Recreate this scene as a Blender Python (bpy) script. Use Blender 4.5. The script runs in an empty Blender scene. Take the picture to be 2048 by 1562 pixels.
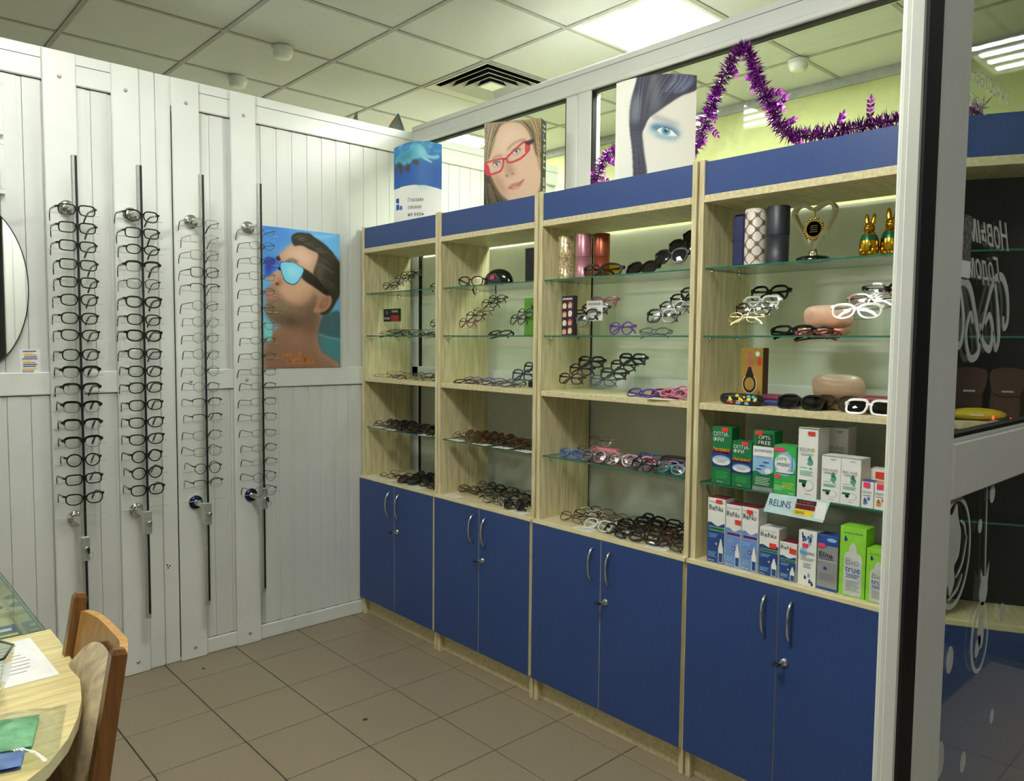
import bpy, math, random
import numpy as np
from mathutils import Vector, Matrix, Euler
random.seed(7)
rng = np.random.default_rng(7)
S = bpy.context.scene
COL = S.collection
PI = math.pi
# ------------------------------------------------------------------ camera
def basis(yaw, pitch, roll):
    cy, sy = math.cos(yaw), math.sin(yaw); cp, sp = math.cos(pitch), math.sin(pitch)
    f = Vector((sy*cp, cy*cp, sp)); r = Vector((cy, -sy, 0)); u = r.cross(f)
    c, s = math.cos(roll), math.sin(roll)
    return c*r + s*u, -s*r + c*u, f
_r, _u, _f = basis(math.radians(42.5195), math.radians(-3.6632), math.radians(0.5408))
cam_d = bpy.data.cameras.new('camera'); cam = bpy.data.objects.new('camera', cam_d); COL.objects.link(cam)
cam_d.sensor_fit = 'HORIZONTAL'; cam_d.sensor_width = 36; cam_d.lens = 1522.23/2048*36
cam_d.clip_start = 0.02
cam.matrix_world = Matrix(((_r.x, _u.x, -_f.x, -2.1718), (_r.y, _u.y, -_f.y, -3.5824), (_r.z, _u.z, -_f.z, 1.4941), (0, 0, 0, 1)))
S.camera = cam
# ------------------------------------------------------------------ world, exposure
W = bpy.data.worlds.new('world'); S.world = W; W.use_nodes = True
bg = W.node_tree.nodes['Background']; bg.inputs[0].default_value = (0.86, 1.0, 0.88, 1); bg.inputs[1].default_value = 0.15
S.view_settings.view_transform = 'Standard'; S.view_settings.look = 'None'
S.view_settings.exposure = 0.9; S.view_settings.gamma = 1.0; S.view_settings.use_curve_mapping = False
LAMP = 28.0          # emission of the ceiling panels
S.cycles.transparent_max_bounces = 40
S.cycles.max_bounces = 10
# ------------------------------------------------------------------ materials
def lin(c):
    return tuple((v/12.92 if v <= .04045 else ((v+.055)/1.055)**2.4) for v in (x/255 for x in c))
MATS = {}
def mat(name, rgb, rough=.5, metal=0., var=.06, scale=30., bump=0., stretch=None, spec=.5, coat=0., emis=None, estr=0., col2=None, detail=4):
    """procedural principled material: colour varied by noise, optional bump"""
    if name in MATS: return MATS[name]
    m = bpy.data.materials.new(name); m.use_nodes = True; nt = m.node_tree; N = nt.nodes; L = nt.links
    b = N['Principled BSDF']
    b.inputs['Roughness'].default_value = rough; b.inputs['Metallic'].default_value = metal
    b.inputs['Specular IOR Level'].default_value = spec
    if coat: b.inputs['Coat Weight'].default_value = coat; b.inputs['Coat Roughness'].default_value = .08
    c = lin(rgb)
    tc = N.new('ShaderNodeTexCoord'); mp = N.new('ShaderNodeMapping'); nz = N.new('ShaderNodeTexNoise')
    L.new(tc.outputs['Object'], mp.inputs[0]); L.new(mp.outputs[0], nz.inputs[0])
    if stretch: mp.inputs['Scale'].default_value = stretch
    nz.inputs['Scale'].default_value = scale; nz.inputs['Detail'].default_value = detail
    rp = N.new('ShaderNodeValToRGB'); L.new(nz.outputs[0], rp.inputs[0])
    d = col2 and lin(col2) or tuple(max(0, v*(1-var*2)) for v in c)
    e = tuple(min(1, v*(1+var)) for v in c)
    rp.color_ramp.elements[0].position = .3; rp.color_ramp.elements[1].position = .7
    rp.color_ramp.elements[0].color = (*d, 1); rp.color_ramp.elements[1].color = (*e, 1)
    L.new(rp.outputs[0], b.inputs['Base Color'])
    if bump:
        bm = N.new('ShaderNodeBump'); bm.inputs['Strength'].default_value = bump; bm.inputs['Distance'].default_value = .002
        L.new(nz.outputs[0], bm.inputs['Height']); L.new(bm.outputs[0], b.inputs['Normal'])
    if emis: b.inputs['Emission Color'].default_value = (*lin(emis), 1); b.inputs['Emission Strength'].default_value = estr
    MATS[name] = m; return m
def glass(name, rgb=(255, 255, 255), refl=1.0, rough=.02, f0=.04):
    """thin clear sheet: transparent, with a Fresnel reflection"""
    if name in MATS: return MATS[name]
    m = bpy.data.materials.new(name); m.use_nodes = True; nt = m.node_tree; N = nt.nodes; L = nt.links
    N.remove(N['Principled BSDF']); out = N['Material Output']
    t = N.new('ShaderNodeBsdfTransparent'); t.inputs[0].default_value = (*lin(rgb), 1)
    g = N.new('ShaderNodeBsdfGlossy'); g.inputs['Roughness'].default_value = rough
    lw = N.new('ShaderNodeLayerWeight'); lw.inputs['Blend'].default_value = .5
    pw = N.new('ShaderNodeMath'); pw.operation = 'POWER'; pw.inputs[1].default_value = 5.; L.new(lw.outputs['Facing'], pw.inputs[0])
    ma = N.new('ShaderNodeMath'); ma.operation = 'MULTIPLY_ADD'; ma.inputs[1].default_value = 1-f0; ma.inputs[2].default_value = f0; L.new(pw.outputs[0], ma.inputs[0])
    nz = N.new('ShaderNodeTexNoise'); nz.inputs['Scale'].default_value = 3.0
    mu = N.new('ShaderNodeMath'); mu.operation = 'MULTIPLY'; mu.inputs[1].default_value = refl
    L.new(ma.outputs[0], mu.inputs[0]); mu.use_clamp = True
    mr = N.new('ShaderNodeMapRange'); mr.inputs['To Min'].default_value = rough*.6; mr.inputs['To Max'].default_value = rough*1.4
    L.new(nz.outputs[0], mr.inputs['Value']); L.new(mr.outputs[0], g.inputs['Roughness'])
    mx = N.new('ShaderNodeMixShader'); L.new(mu.outputs[0], mx.inputs[0]); L.new(t.outputs[0], mx.inputs[1]); L.new(g.outputs[0], mx.inputs[2])
    L.new(mx.outputs[0], out.inputs[0]); MATS[name] = m; return m
def emit(name, rgb, strength):
    if name in MATS: return MATS[name]
    m = mat(name, rgb, .5, emis=rgb, estr=strength); return m
def attr_mat(name, rough=.35, coat=.0):
    """print: colour from the mesh's colour attribute (the picture printed on the paper)"""
    m = bpy.data.materials.new(name); m.use_nodes = True; nt = m.node_tree; b = nt.nodes['Principled BSDF']
    a = nt.nodes.new('ShaderNodeVertexColor'); a.layer_name = 'print'; nt.links.new(a.outputs[0], b.inputs['Base Color'])
    b.inputs['Roughness'].default_value = rough; b.inputs['Coat Weight'].default_value = coat
    return m
def wood(name, rgb, dark, axis='Z', rough=.45):
    if name in MATS: return MATS[name]
    st = {'Z': (9, 9, .8), 'Y': (9, .8, 9), 'X': (.8, 9, 9)}[axis]
    return mat(name, rgb, rough, scale=9, stretch=st, col2=dark, detail=8, bump=.05)
WOOD = wood('maple_upright', (224, 214, 174), (192, 179, 132), 'Z')
WOODH = wood('maple_level', (224, 214, 174), (198, 185, 138), 'Y')
WOODX = wood('maple_desk', (222, 208, 152), (196, 178, 118), 'X')
EDGE = mat('edge_banding', (232, 222, 176), .4, scale=14)
BLUE = mat('blue_laminate', (42, 70, 128), .42, scale=260, var=.06)
WHITE = mat('white_plastic', (232, 235, 230), .32, scale=5, var=.02)
WHITEP = mat('white_wall_board', (222, 225, 220), .38, scale=4, var=.03)
DOORP = mat('white_door_profile', (226, 228, 220), .4, scale=6, var=.02)
FILM = mat('white_film', (222, 224, 214), .3, scale=3.5, var=.05, bump=.05, detail=7)
_t = FILM.node_tree; _tr = _t.nodes.new('ShaderNodeBsdfTranslucent'); _tr.inputs[0].default_value = (*lin((232, 238, 224)), 1); _mx = _t.nodes.new('ShaderNodeMixShader'); _mx.inputs[0].default_value = .32
_t.links.new(_t.nodes['Principled BSDF'].outputs[0], _mx.inputs[1]); _t.links.new(_tr.outputs[0], _mx.inputs[2]); _t.links.new(_mx.outputs[0], _t.nodes['Material Output'].inputs[0])   # light glows through the film
BLACK = mat('black_rubber', (14, 14, 14), .6)
CHROME = mat('chrome', (215, 215, 212), .16, 1., var=.02)
STEEL = mat('brushed_steel', (196, 202, 196), .42, .75, var=.06, scale=60)
DISCB = mat('blue_disc', (34, 44, 84), .3, .6)
TILE = mat('floor_tile', (148, 135, 112), .42, scale=220, var=.10, detail=6)
GROUT = mat('floor_grout', (70, 62, 52), .8, scale=80)
CTILE = mat('ceiling_tile', (222, 226, 222), .9, scale=300, var=.05, bump=.15)
CGRID = mat('ceiling_grid', (176, 178, 172), .6)
LIME = mat('lime_paint', (208, 211, 148), .7, scale=12, var=.03)
PANE = glass('pane_glass', (250, 254, 250), .9)
DOORGLASS = glass('door_glass', (236, 240, 236), .8)
SHELFG = glass('shelf_glass', (244, 252, 248), 1.0)
SHELFE = mat('green_glass_edge', (36, 110, 88), .15, coat=.3)
ACRYL = glass('acrylic', (248, 252, 250), .8)
LENS = glass('lens_glass', (252, 253, 250), 1.1)
PAPER = mat('white_paper', (240, 240, 234), .6, var=.03)
INK = mat('black_ink', (22, 22, 24), .5)
INKB = mat('blue_ink', (38, 74, 150), .5)
REDS = mat('red_sticker', (236, 62, 44), .5)
PINKS = mat('pink_sticker', (244, 60, 110), .5)
# ------------------------------------------------------------------ objects
def tag(o, label, cat, group=None):
    o['label'] = label; o['category'] = cat
    if group: o['group'] = group
    return o
def thing(name, label=None, cat=None, loc=(0, 0, 0), rot=(0, 0, 0), group=None):
    o = bpy.data.objects.new(name, None); COL.objects.link(o); o.empty_display_size = .05
    o.location = loc; o.rotation_euler = rot
    if label: tag(o, label, cat, group)
    return o
def link_mesh(name, me, parent=None, loc=None, rot=None):
    o = bpy.data.objects.new(name, me); COL.objects.link(o)
    if parent is not None: o.parent = parent
    if loc: o.location = loc
    if rot: o.rotation_euler = rot
    return o
def struct(o): o['kind'] = 'structure'; return o
class MB:
    """mesh builder: collects faces with materials, builds ONE mesh object"""
    def __init__(s): s.v = []; s.f = []; s.mi = []; s.ms = []; s.sm = []
    def _m(s, m):
        if m not in s.ms: s.ms.append(m)
        return s.ms.index(m)
    def add(s, vs, fs, m, smooth=False):
        b = len(s.v); s.v += [tuple(p) for p in vs]; k = s._m(m)
        for f in fs: s.f.append([b+i for i in f]); s.mi.append(k); s.sm.append(smooth)
        return s
    def box(s, a, b, m, bev=0.):
        (x0, y0, z0), (x1, y1, z1) = [tuple(map(min, a, b)), tuple(map(max, a, b))]
        if bev <= 0:
            vs = [(x, y, z) for z in (z0, z1) for y in (y0, y1) for x in (x0, x1)]
            return s.add(vs, [(0, 2, 3, 1), (4, 5, 7, 6), (0, 1, 5, 4), (2, 6, 7, 3), (0, 4, 6, 2), (1, 3, 7, 5)], m)
        # chamfered box: 24 verts
        vs = []; idx = {}
        for sx in (0, 1):
            for sy in (0, 1):
                for sz in (0, 1):
                    X, Y, Z = (x0, x1)[sx], (y0, y1)[sy], (z0, z1)[sz]
                    dx, dy, dz = bev*(1-2*sx), bev*(1-2*sy), bev*(1-2*sz)
                    for ax, p in enumerate(((X, Y+dy, Z+dz), (X+dx, Y, Z+dz), (X+dx, Y+dy, Z))):
                        idx[(sx, sy, sz, ax)] = len(vs); vs.append(p)
        fs = []
        for ax in range(3):
            o1, o2 = [a for a in range(3) if a != ax]
            for k in (0, 1):
                q = []
                for (i, j) in ((0, 0), (1, 0), (1, 1), (0, 1)):
                    c = [0, 0, 0]; c[ax] = k; c[o1] = i; c[o2] = j; q.append(idx[(*c, ax)])
                fs.append(q)
        for e in range(3):      # edges along axis e
            o1, o2 = [a for a in range(3) if a != e]
            for i in (0, 1):
                for j in (0, 1):
                    c0 = [0, 0, 0]; c0[o1] = i; c0[o2] = j; c1 = list(c0); c1[e] = 1
                    fs.append([idx[(*c0, o1)], idx[(*c1, o1)], idx[(*c1, o2)], idx[(*c0, o2)]])
        for sx in (0, 1):
            for sy in (0, 1):
                for sz in (0, 1): fs.append([idx[(sx, sy, sz, a)] for a in range(3)])
        return s.add(vs, fs, m)
    def prism(s, pts, ax, lo, hi, m, smooth=False, mside=None):
        """polygon pts (2-D) extruded along axis ax from lo to hi"""
        def p3(p, h):
            return {0: (h, p[0], p[1]), 1: (p[0], h, p[1]), 2: (p[0], p[1], h)}[ax]
        n = len(pts); vs = [p3(p, lo) for p in pts] + [p3(p, hi) for p in pts]
        s.add(vs, [list(range(n))[::-1], list(range(n, 2*n))], m)
        b = len(s.v)-2*n
        k = s._m(mside or m)
        for i in range(n):
            j = (i+1) % n; s.f.append([b+i, b+j, b+n+j, b+n+i]); s.mi.append(k); s.sm.append(smooth)
        return s
    def tube(s, path, r, m, n=6, closed=False, cap=True, flat=None, smooth=True):
        """tube along path; r number or list; flat=(w,h,upvec): rectangular section"""
        P = [Vector(p) for p in path]; N = len(P); R = r if isinstance(r, (list, tuple)) else [r]*N
        rings = []; prev = None
        for i in range(N):
            a = P[(i-1) % N] if (closed or i > 0) else P[i]; b = P[(i+1) % N] if (closed or i < N-1) else P[i]
            t = (b-a).normalized()
            if flat: up = Vector(flat[2])
            else: up = prev if prev is not None else (Vector((0, 0, 1)) if abs(t.z) < .9 else Vector((1, 0, 0)))
            e1 = (up - t*up.dot(t)).normalized(); prev = e1; e2 = t.cross(e1)
            if flat:
                w = flat[0]/2*R[i]; h = flat[1]/2*R[i]
                rings.append([P[i]+e2*x*w+e1*y*h for x, y in ((-1, -1), (1, -1), (1, 1), (-1, 1))])
            else:
                rings.append([P[i]+(e1*math.cos(2*PI*k/n)+e2*math.sin(2*PI*k/n))*R[i] for k in range(n)])
        n = len(rings[0]); vs = [tuple(p) for g in rings for p in g]; fs = []
        for i in range(N if closed else N-1):
            j = (i+1) % N
            for k in range(n):
                l = (k+1) % n; fs.append([i*n+k, i*n+l, j*n+l, j*n+k])
        s.add(vs, fs, m, smooth and not flat)
        if cap and not closed: s.add(rings[0][::-1], [list(range(n))], m); s.add(rings[-1], [list(range(n))], m)
        return s
    def lathe(s, prof, m, n=24, c=(0, 0, 0), ax=2, smooth=True, sx=1., sy=1.):
        """profile [(r,h)] around axis"""
        vs = []; fs = []
        for r, h in prof:
            for k in range(n):
                x, y = r*math.cos(2*PI*k/n)*sx, r*math.sin(2*PI*k/n)*sy
                p = {2: (x, y, h), 1: (x, h, y), 0: (h, x, y)}[ax]
                vs.append((p[0]+c[0], p[1]+c[1], p[2]+c[2]))
        for i in range(len(prof)-1):
            for k in range(n):
                l = (k+1) % n; fs.append([i*n+k, i*n+l, (i+1)*n+l, (i+1)*n+k])
        s.add(vs, fs, m, smooth)
        for i, rev in ((0, True), (len(prof)-1, False)):
            if prof[i][0] > 1e-6:
                f = [i*n+k for k in range(n)]; s.add([vs[q] for q in f], [list(range(n))], m)
        return s
    def ball(s, c, r, m, n=12, h=8, sx=1, sy=1, sz=1):
        prof = [(r*math.sin(PI*i/h)+1e-7, -r*sz*math.cos(PI*i/h)) for i in range(h+1)]
        return s.lathe(prof, m, n, c, 2, True, sx, sy)
    def xform(s, M, start=0):
        for i in range(start, len(s.v)): s.v[i] = tuple(M @ Vector(s.v[i]))
        return s
    def mesh(s, name):
        me = bpy.data.meshes.new(name); me.from_pydata(s.v, [], s.f)
        for m in s.ms: me.materials.append(m)
        me.polygons.foreach_set('material_index', s.mi); me.polygons.foreach_set('use_smooth', s.sm); me.update()
        return me
    def build(s, name, parent=None, loc=None, rot=None): return link_mesh(name, s.mesh(name), parent, loc, rot)
_T = {}
def text2d(body, shear=0.):
    """outlines of lettering as a filled flat mesh: verts (x,y) with cap height 1, faces"""
    k = (body, shear)
    if k in _T: return _T[k]
    cu = bpy.data.curves.new('t', 'FONT'); cu.body = body; cu.size = 1.; cu.shear = shear; cu.resolution_u = 3
    ob = bpy.data.objects.new('t', cu); me = ob.to_mesh()
    v = [(p.co.x, p.co.y) for p in me.vertices]; f = [list(p.vertices) for p in me.polygons]
    ob.to_mesh_clear(); bpy.data.objects.remove(ob); bpy.data.curves.remove(cu)
    if v:
        x0 = min(p[0] for p in v); x1 = max(p[0] for p in v)
        v = [((x-x0)/.73, y/.73) for x, y in v]; w = (x1-x0)/.73
    else: w = 0
    _T[k] = (v, f, w); return _T[k]
def decal_text(mb, body, x, z, h, m, y=-.0008, width=None, shear=0., align='L', flip=False, vertical=False, axis=1):
    """lettering on a face looking along -Y (axis=1): x right, z up"""
    v, f, w = text2d(body, shear)
    if not v: return
    sx = h if width is None else width/w
    W_ = w*sx; ox = x - (W_/2 if align == 'C' else W_ if align == 'R' else 0)
    pts = []
    for a, b in v:
        px, pz = a*sx, b*h
        if flip: px = W_-px
        if vertical: pts.append((x - pz, y, z + px))
        else: pts.append((ox+px, y, z+pz))
    mb.add(pts, f, m)
def ellipse(cx, cy, rx, ry, n=20, rot=0.):
    c, s = math.cos(rot), math.sin(rot)
    return [(cx+rx*math.cos(2*PI*k/n)*c-ry*math.sin(2*PI*k/n)*s, cy+rx*math.cos(2*PI*k/n)*s+ry*math.sin(2*PI*k/n)*c) for k in range(n)]
def smooth_poly(pts, n=5, closed=True):
    P = [np.array(p, float) for p in pts]; N = len(P); out = []
    for i in range(N if closed else N-1):
        if closed: p0, p1, p2, p3 = P[i-1], P[i], P[(i+1) % N], P[(i+2) % N]
        else: p0, p1, p2, p3 = P[max(i-1, 0)], P[i], P[i+1], P[min(i+2, N-1)]
        for k in range(n):
            t = k/n
            out.append(tuple(.5*((2*p1)+(-p0+p2)*t+(2*p0-5*p1+4*p2-p3)*t*t+(-p0+3*p1-3*p2+p3)*t**3)))
    if not closed: out.append(tuple(P[-1]))
    return out
def flat(mb, pts, m, y=-.0008):      # flat printed shape on a face looking along -Y
    mb.add([(p[0], y, p[1]) for p in pts], [list(range(len(pts)))], m)
ORD = ['first', 'second', 'third', 'fourth', 'fifth', 'sixth', 'seventh', 'eighth', 'ninth', 'tenth', 'eleventh', 'twelfth', 'thirteenth', 'fourteenth', 'fifteenth', 'sixteenth', 'seventeenth', 'eighteenth']
FACE = -PI/2        # turns a thing built looking along -Y so that it looks out of the cabinets (-X)
# ================================================================== THE SETTING
ZC = 2.938; CT = .5667; CX0, CY0 = -.1261, .053; FT = .3274; FX0, FY0 = -.7112, -.5757
# floor: grout slab with tiles
fl = struct(MB().box((-4.2, -7.2, -.08), (2.0, 2.2, -.006), GROUT).build('floor'))
tm = MB().box((.0022, .0022, -.012), (FT-.0022, FT-.0022, 0), TILE, .0012).mesh('floor_tile')
for i in range(-7, 9):
    for j in range(-10, 6):
        x, y = FX0+i*FT, FY0+j*FT
        if x+FT < -2.7 or x+FT > 2.0 or y < -4.2 or y > 1.2: continue
        o = link_mesh('floor_tile', tm, fl, (x, y, 0))
dm = mat('dark_spot', (40, 34, 28), .8)
for x, y, r in ((-.92, -.16, .009), (-.62, -1.05, .011)):
    sp = MB(); sp.prism([(x+r*random.uniform(.6, 1.2)*math.cos(a*PI/5), y+r*random.uniform(.6, 1.2)*math.sin(a*PI/5)) for a in range(10)], 2, -.001, .0006, dm); sp.build('floor_stain', fl)
# ceiling: bars and tiles
ce = struct(MB().box((-4.2, -7.2, ZC+.12), (2.0, 2.2, ZC+.16), CGRID).build('ceiling'))
g = MB()
for i in range(-6, 6):
    x = CX0+i*CT
    if -4.2 < x < 2.0: g.box((x-.011, -7.2, ZC), (x+.011, 2.2, ZC+.03), CGRID)
for j in range(-12, 5):
    y = CY0+j*CT
    if -7.2 < y < 2.2: g.box((-4.2, y-.011, ZC+.0005), (2.0, y+.011, ZC+.03), CGRID)
g.build('ceiling_grid', ce)
LAMPS = {(1, -3): 'panel', (-3, -2): 'led', (-3, -5): 'led', (-1, -9): 'panel', (2, 1): 'panel', (-5, -9): 'panel'}  # the two walkway panels are unseen, put in as dim fill
VENT = (1, -1)
ct = MB().box((.011, .011, ZC+.004), (CT-.011, CT-.011, ZC+.018), CTILE, .003).mesh('ceiling_tile')
for i in range(-7, 5):
    for j in range(-12, 4):
        x, y = CX0+i*CT, CY0+j*CT
        if x < -4.2 or x > 1.9 or y < -7.2 or y > 2.0 or (i, j) in LAMPS or (i, j) == VENT: continue
        if x+CT > 2.0:
            MB().box((.011, .011, ZC+.004), (2.0-x, CT-.011, ZC+.018), CTILE).build('ceiling_tile', ce, (x, y, 0))
        else: link_mesh('ceiling_tile', ct, ce, (x, y, 0))
LAMPM = emit('lamp_diffuser', (254, 255, 248), LAMP*1.7)
LEDM = emit('led_strip', (254, 255, 248), LAMP*4.4); LEDM2 = emit('led_strip_dim', (254, 255, 248), LAMP*1.5); LAMPD = emit('lamp_diffuser_dim', (255, 255, 250), LAMP*.35)
LREFL = mat('lamp_reflector', (225, 226, 222), .3, .3)
lab = {(1, -3): 'square white light panel in the ceiling beside the air vent', (-3, -2): 'ceiling lamp with four bright strips above the eyeglass rods', (-3, -5): 'ceiling lamp with four bright strips in front of the display cabinets', (2, 1): 'square white light panel beyond the panelled wall'}
for (i, j), kind in LAMPS.items():
    x, y = CX0+i*CT, CY0+j*CT
    t = thing('ceiling_lamp', lab.get((i, j), 'unseen square fill lamp over the walkway outside the shop'), 'lamp', (x+CT/2, y+CT/2, ZC), group=None if (i, j) in lab else 'unseen walkway fill lamps')
    h = CT/2-.012
    fr = MB()
    for a, b in (((-h, -h), (h, -h+.02)), ((-h, h-.02), (h, h)), ((-h, -h+.02), (-h+.02, h-.02)), ((h-.02, -h+.02), (h, h-.02))): fr.box((a[0], a[1], .0), (b[0], b[1], .03), WHITE)
    fr.build('lamp_frame', t)
    if kind == 'panel': MB().box((-h+.02, -h+.02, .004), (h-.02, h-.02, .012), LAMPM if j > -8 else LAMPD).build('diffuser', t)
    else:
        MB().box((-h+.02, -h+.02, .018), (h-.02, h-.02, .028), LREFL).build('reflector', t)
        for k in range(4):
            u = (-.36+.24*k)*h*2*1.0
            MB().box((u-.014, -h+.04, .008), (u+.014, h-.04, .018), LEDM2 if j == -2 else LEDM, .003).build('light_strip', t)
# air vent
x, y = CX0+VENT[0]*CT+CT/2, CY0+VENT[1]*CT+CT/2
v = thing('air_vent', 'square white ceiling air vent with nested angled vanes', 'vent', (x, y, ZC))
h = CT/2-.012
MB().box((-h, -h, .09), (h, h, .094), BLACK).box((-h, -h, .03), (-h+.004, h, .09), BLACK).box((h-.004, -h, .03), (h, h, .09), BLACK).box((-h, -h, .03), (h, -h+.004, .09), BLACK).box((-h, h-.004, .03), (h, h, .09), BLACK).build('vent_box', v)
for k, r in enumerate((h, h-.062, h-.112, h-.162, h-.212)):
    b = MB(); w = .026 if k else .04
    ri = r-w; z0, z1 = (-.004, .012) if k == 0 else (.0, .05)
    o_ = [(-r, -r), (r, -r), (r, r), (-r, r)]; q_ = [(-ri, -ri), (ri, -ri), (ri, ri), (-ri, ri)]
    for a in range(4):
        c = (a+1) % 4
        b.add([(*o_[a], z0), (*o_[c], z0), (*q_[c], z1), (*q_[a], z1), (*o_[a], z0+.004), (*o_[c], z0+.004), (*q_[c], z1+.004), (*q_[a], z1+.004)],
              [(0, 1, 2, 3), (0, 4, 5, 1), (3, 2, 6, 7)], WHITE); b.add(b.v[-8:], [(7, 6, 5, 4)], WHITE if k == 0 else BLACK)  # upper faces of inner vanes painted black as shade in the gaps
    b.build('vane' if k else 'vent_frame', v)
MB().box((-.05, -.05, .0), (.05, .05, .006), WHITE).build('vane', v)
# smoke detectors
for (x, y), l in (((-.406, .049), 'white smoke detector on the ceiling in front of the panelled wall'), ((-.39, .631), 'white smoke detector half hidden behind the panelled wall'), ((1.575, -1.629), 'white heat detector seen through the window pane')):
    t = thing('smoke_detector', l, 'detector', (x, y, ZC))
    MB().lathe([(.05, 0), (.052, -.012), (.052, -.02)], WHITE, 24).build('base', t)
    MB().lathe([(.047, -.02), (.047, -.034), (.044, -.04)], WHITE, 24).build('collar', t)
    MB().lathe([(.043, -.04), (.04, -.05), (.022, -.055), (1e-6, -.055)], WHITE, 24).build('cap', t)
# lime wall beyond, far walls of the walkway
wl = struct(MB().box((2.0, -3.3, -.08), (2.1, 2.2, ZC+.16), LIME).build('wall_lime'))
MB().box((1.985, -3.3, ZC-.05), (2.0, 2.2, ZC+.003), CGRID).build('trim', wl)
struct(MB().box((-4.2, 2.2, -.08), (2.1, 2.3, ZC+.16), mat('far_wall', (214, 216, 206), .7)).build('wall_far'))
struct(MB().box((-4.2, -7.3, -.08), (2.1, -7.2, ZC+.16), mat('walkway_wall', (58, 57, 54), .6)).build('wall_walkway'))
struct(MB().box((2.0, -7.2, -.08), (2.1, -3.3, ZC+.16), mat('walkway_wall', (58, 57, 54), .6)).build('wall_side'))
struct(MB().box((-4.3, -7.3, -.08), (-4.2, 2.3, ZC+.16), mat('side_wall', (205, 207, 198), .7)).build('wall_left'))
# ---- white panelled wall (y = 0)
HW = 2.652
wb = struct(MB().box((-3.0, .018, 0), (.36, .06, HW), WHITEP).box((.44, .018, 0), (1.5, .06, HW), WHITEP).build('wall_back'))
def rail(name, x0, x1, z0, z1, y=-.012, parent=wb, m=WHITE): return MB().box((x0, y, z0), (x1, .018, z1), m, .004).build(name, parent)
for a, b in ((-3.0, -1.10), (-.966, .36), (.44, 1.5)):
    rail('top_rail', a, b, 2.525, HW); rail('middle_rail', a, b, 1.259, 1.353, -.008); rail('bottom_rail', a, b, 0, .072)
    MB().box((a, -.014, 2.606), (b, -.0119, 2.608), mat('seam_grey', (120, 122, 116), .6)).build('seam', wb)
for x0, x1 in ((-1.10, -1.033), (-1.031, -.966)):
    MB().box((x0, -.012, 0), (x1, .018, HW), WHITE, .004).build('frame_post', wb)
MB().box((-.968, -.010, .02), (-.962, .0, 2.5), BLACK).build('gasket', wb)
# planks: a flat board with a sunk strip beside it
PW = .0818
def plank(z0, z1):
    b = MB(); b.box((.0012, .0, z0), (PW-.0165, .018, z1), WHITEP, .0015); b.box((PW-.0163, .0028, z0), (PW, .018, z1), WHITEP); return b.mesh('plank')
pk_hi, pk_lo = plank(1.353, 2.525), plank(.072, 1.259)
k0 = -.55
for k in range(-30, 26):
    x = k0+k*PW
    if x < -3.0 or (x+PW > -1.10 and x < -.966) or (.36 < x+PW and x < .44) or x > 1.4: continue
    link_mesh('plank', pk_hi, wb, (x, 0, 0)); link_mesh('plank', pk_lo, wb, (x, 0, 0))
for x0, x1 in ((-3.0, -1.1), (-.966, .36)):
    for z in (1.259, 2.525, .0745): MB().box((x0, -.0005, z-.0035), (x1, .0165, z-.0005) , BLACK).build('gasket', wb)
# pilasters with screws
for x0, x1 in ((-1.464, -1.342), (-1.211, -1.101), (-.966, -.847), (-.703, -.581)):
    p = MB().box((x0, -.026, .0), (x1, -.012, HW-.004), WHITE, .004).build('pilaster', wb)
    for z in (2.545, 1.30, .055): MB().lathe([(.0075, 0), (.0075, -.004), (.004, -.007), (1e-6, -.007)], STEEL, 12, ((x0+x1)/2, -.026, z), 1).build('screw', p)
for cx, cz in ((-1.02, .463), (-1.008, .458), (-1.016, .45)): MB().lathe([(.0035, 0), (.0035, -.001), (1e-6, -.001)], BLACK, 10, (cx, -.012, cz), 1).build('hole', wb)
# ---- glazed partition behind the cabinets (x = .33 .. .39)
PX0, PX1 = .335, .40; HP = 2.685
wr = struct(MB().box((PX0, -3.2, 2.60), (PX1, .0, HP), WHITE, .004).build('wall_right'))
MB().box((PX0-.012, -3.2, 2.578), (PX1, -.06, 2.60), WHITE, .004).build('glazing_bead', wr)
MB().box((PX0-.0015, -3.2, 2.655), (PX0, -.0, 2.657), mat('seam_grey', (120, 122, 116), .6)).build('seam', wr)
MB().box((PX0, -3.2, 1.26), (PX1, -.0, 1.352), WHITE, .004).build('middle_rail', wr)
MB().box((PX0, -3.2, 0), (PX1, -.0, .075), WHITE, .004).build('bottom_rail', wr)
for y0, y1 in ((-.062, .018), (-1.255, -1.185), (-1.335, -1.257), (-3.19, -3.12)): MB().box((PX0, y0, 0), (PX1, y1, 2.60), WHITE, .004).build('post', wr)
for n, (ya, yb) in enumerate(((-1.185, -.062), (-3.12, -1.335))):
    w = struct(MB().box((.366, ya, 1.352), (.370, yb, 2.578), PANE).build('window_%d' % (n+1)))
    MB().box((.358, ya, 1.352), (.3655, yb, 1.957), FILM).build('white_film', w)
    MB().box((.352, ya, .075), (.3655, yb, 1.26), mat('white_board', (206, 210, 196), .4, scale=3.5, var=.05)).build('lower_panel', w)
    for a, b, c, d in ((ya, ya+.006, 1.352, 2.578), (yb-.006, yb, 1.352, 2.578), (ya, yb, 2.568, 2.578), (ya, ya+.006, .075, 1.26), (yb-.006, yb, .075, 1.26)):
        MB().box((.340, a, c), (.3656, b, d), BLACK).build('gasket', w)
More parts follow.
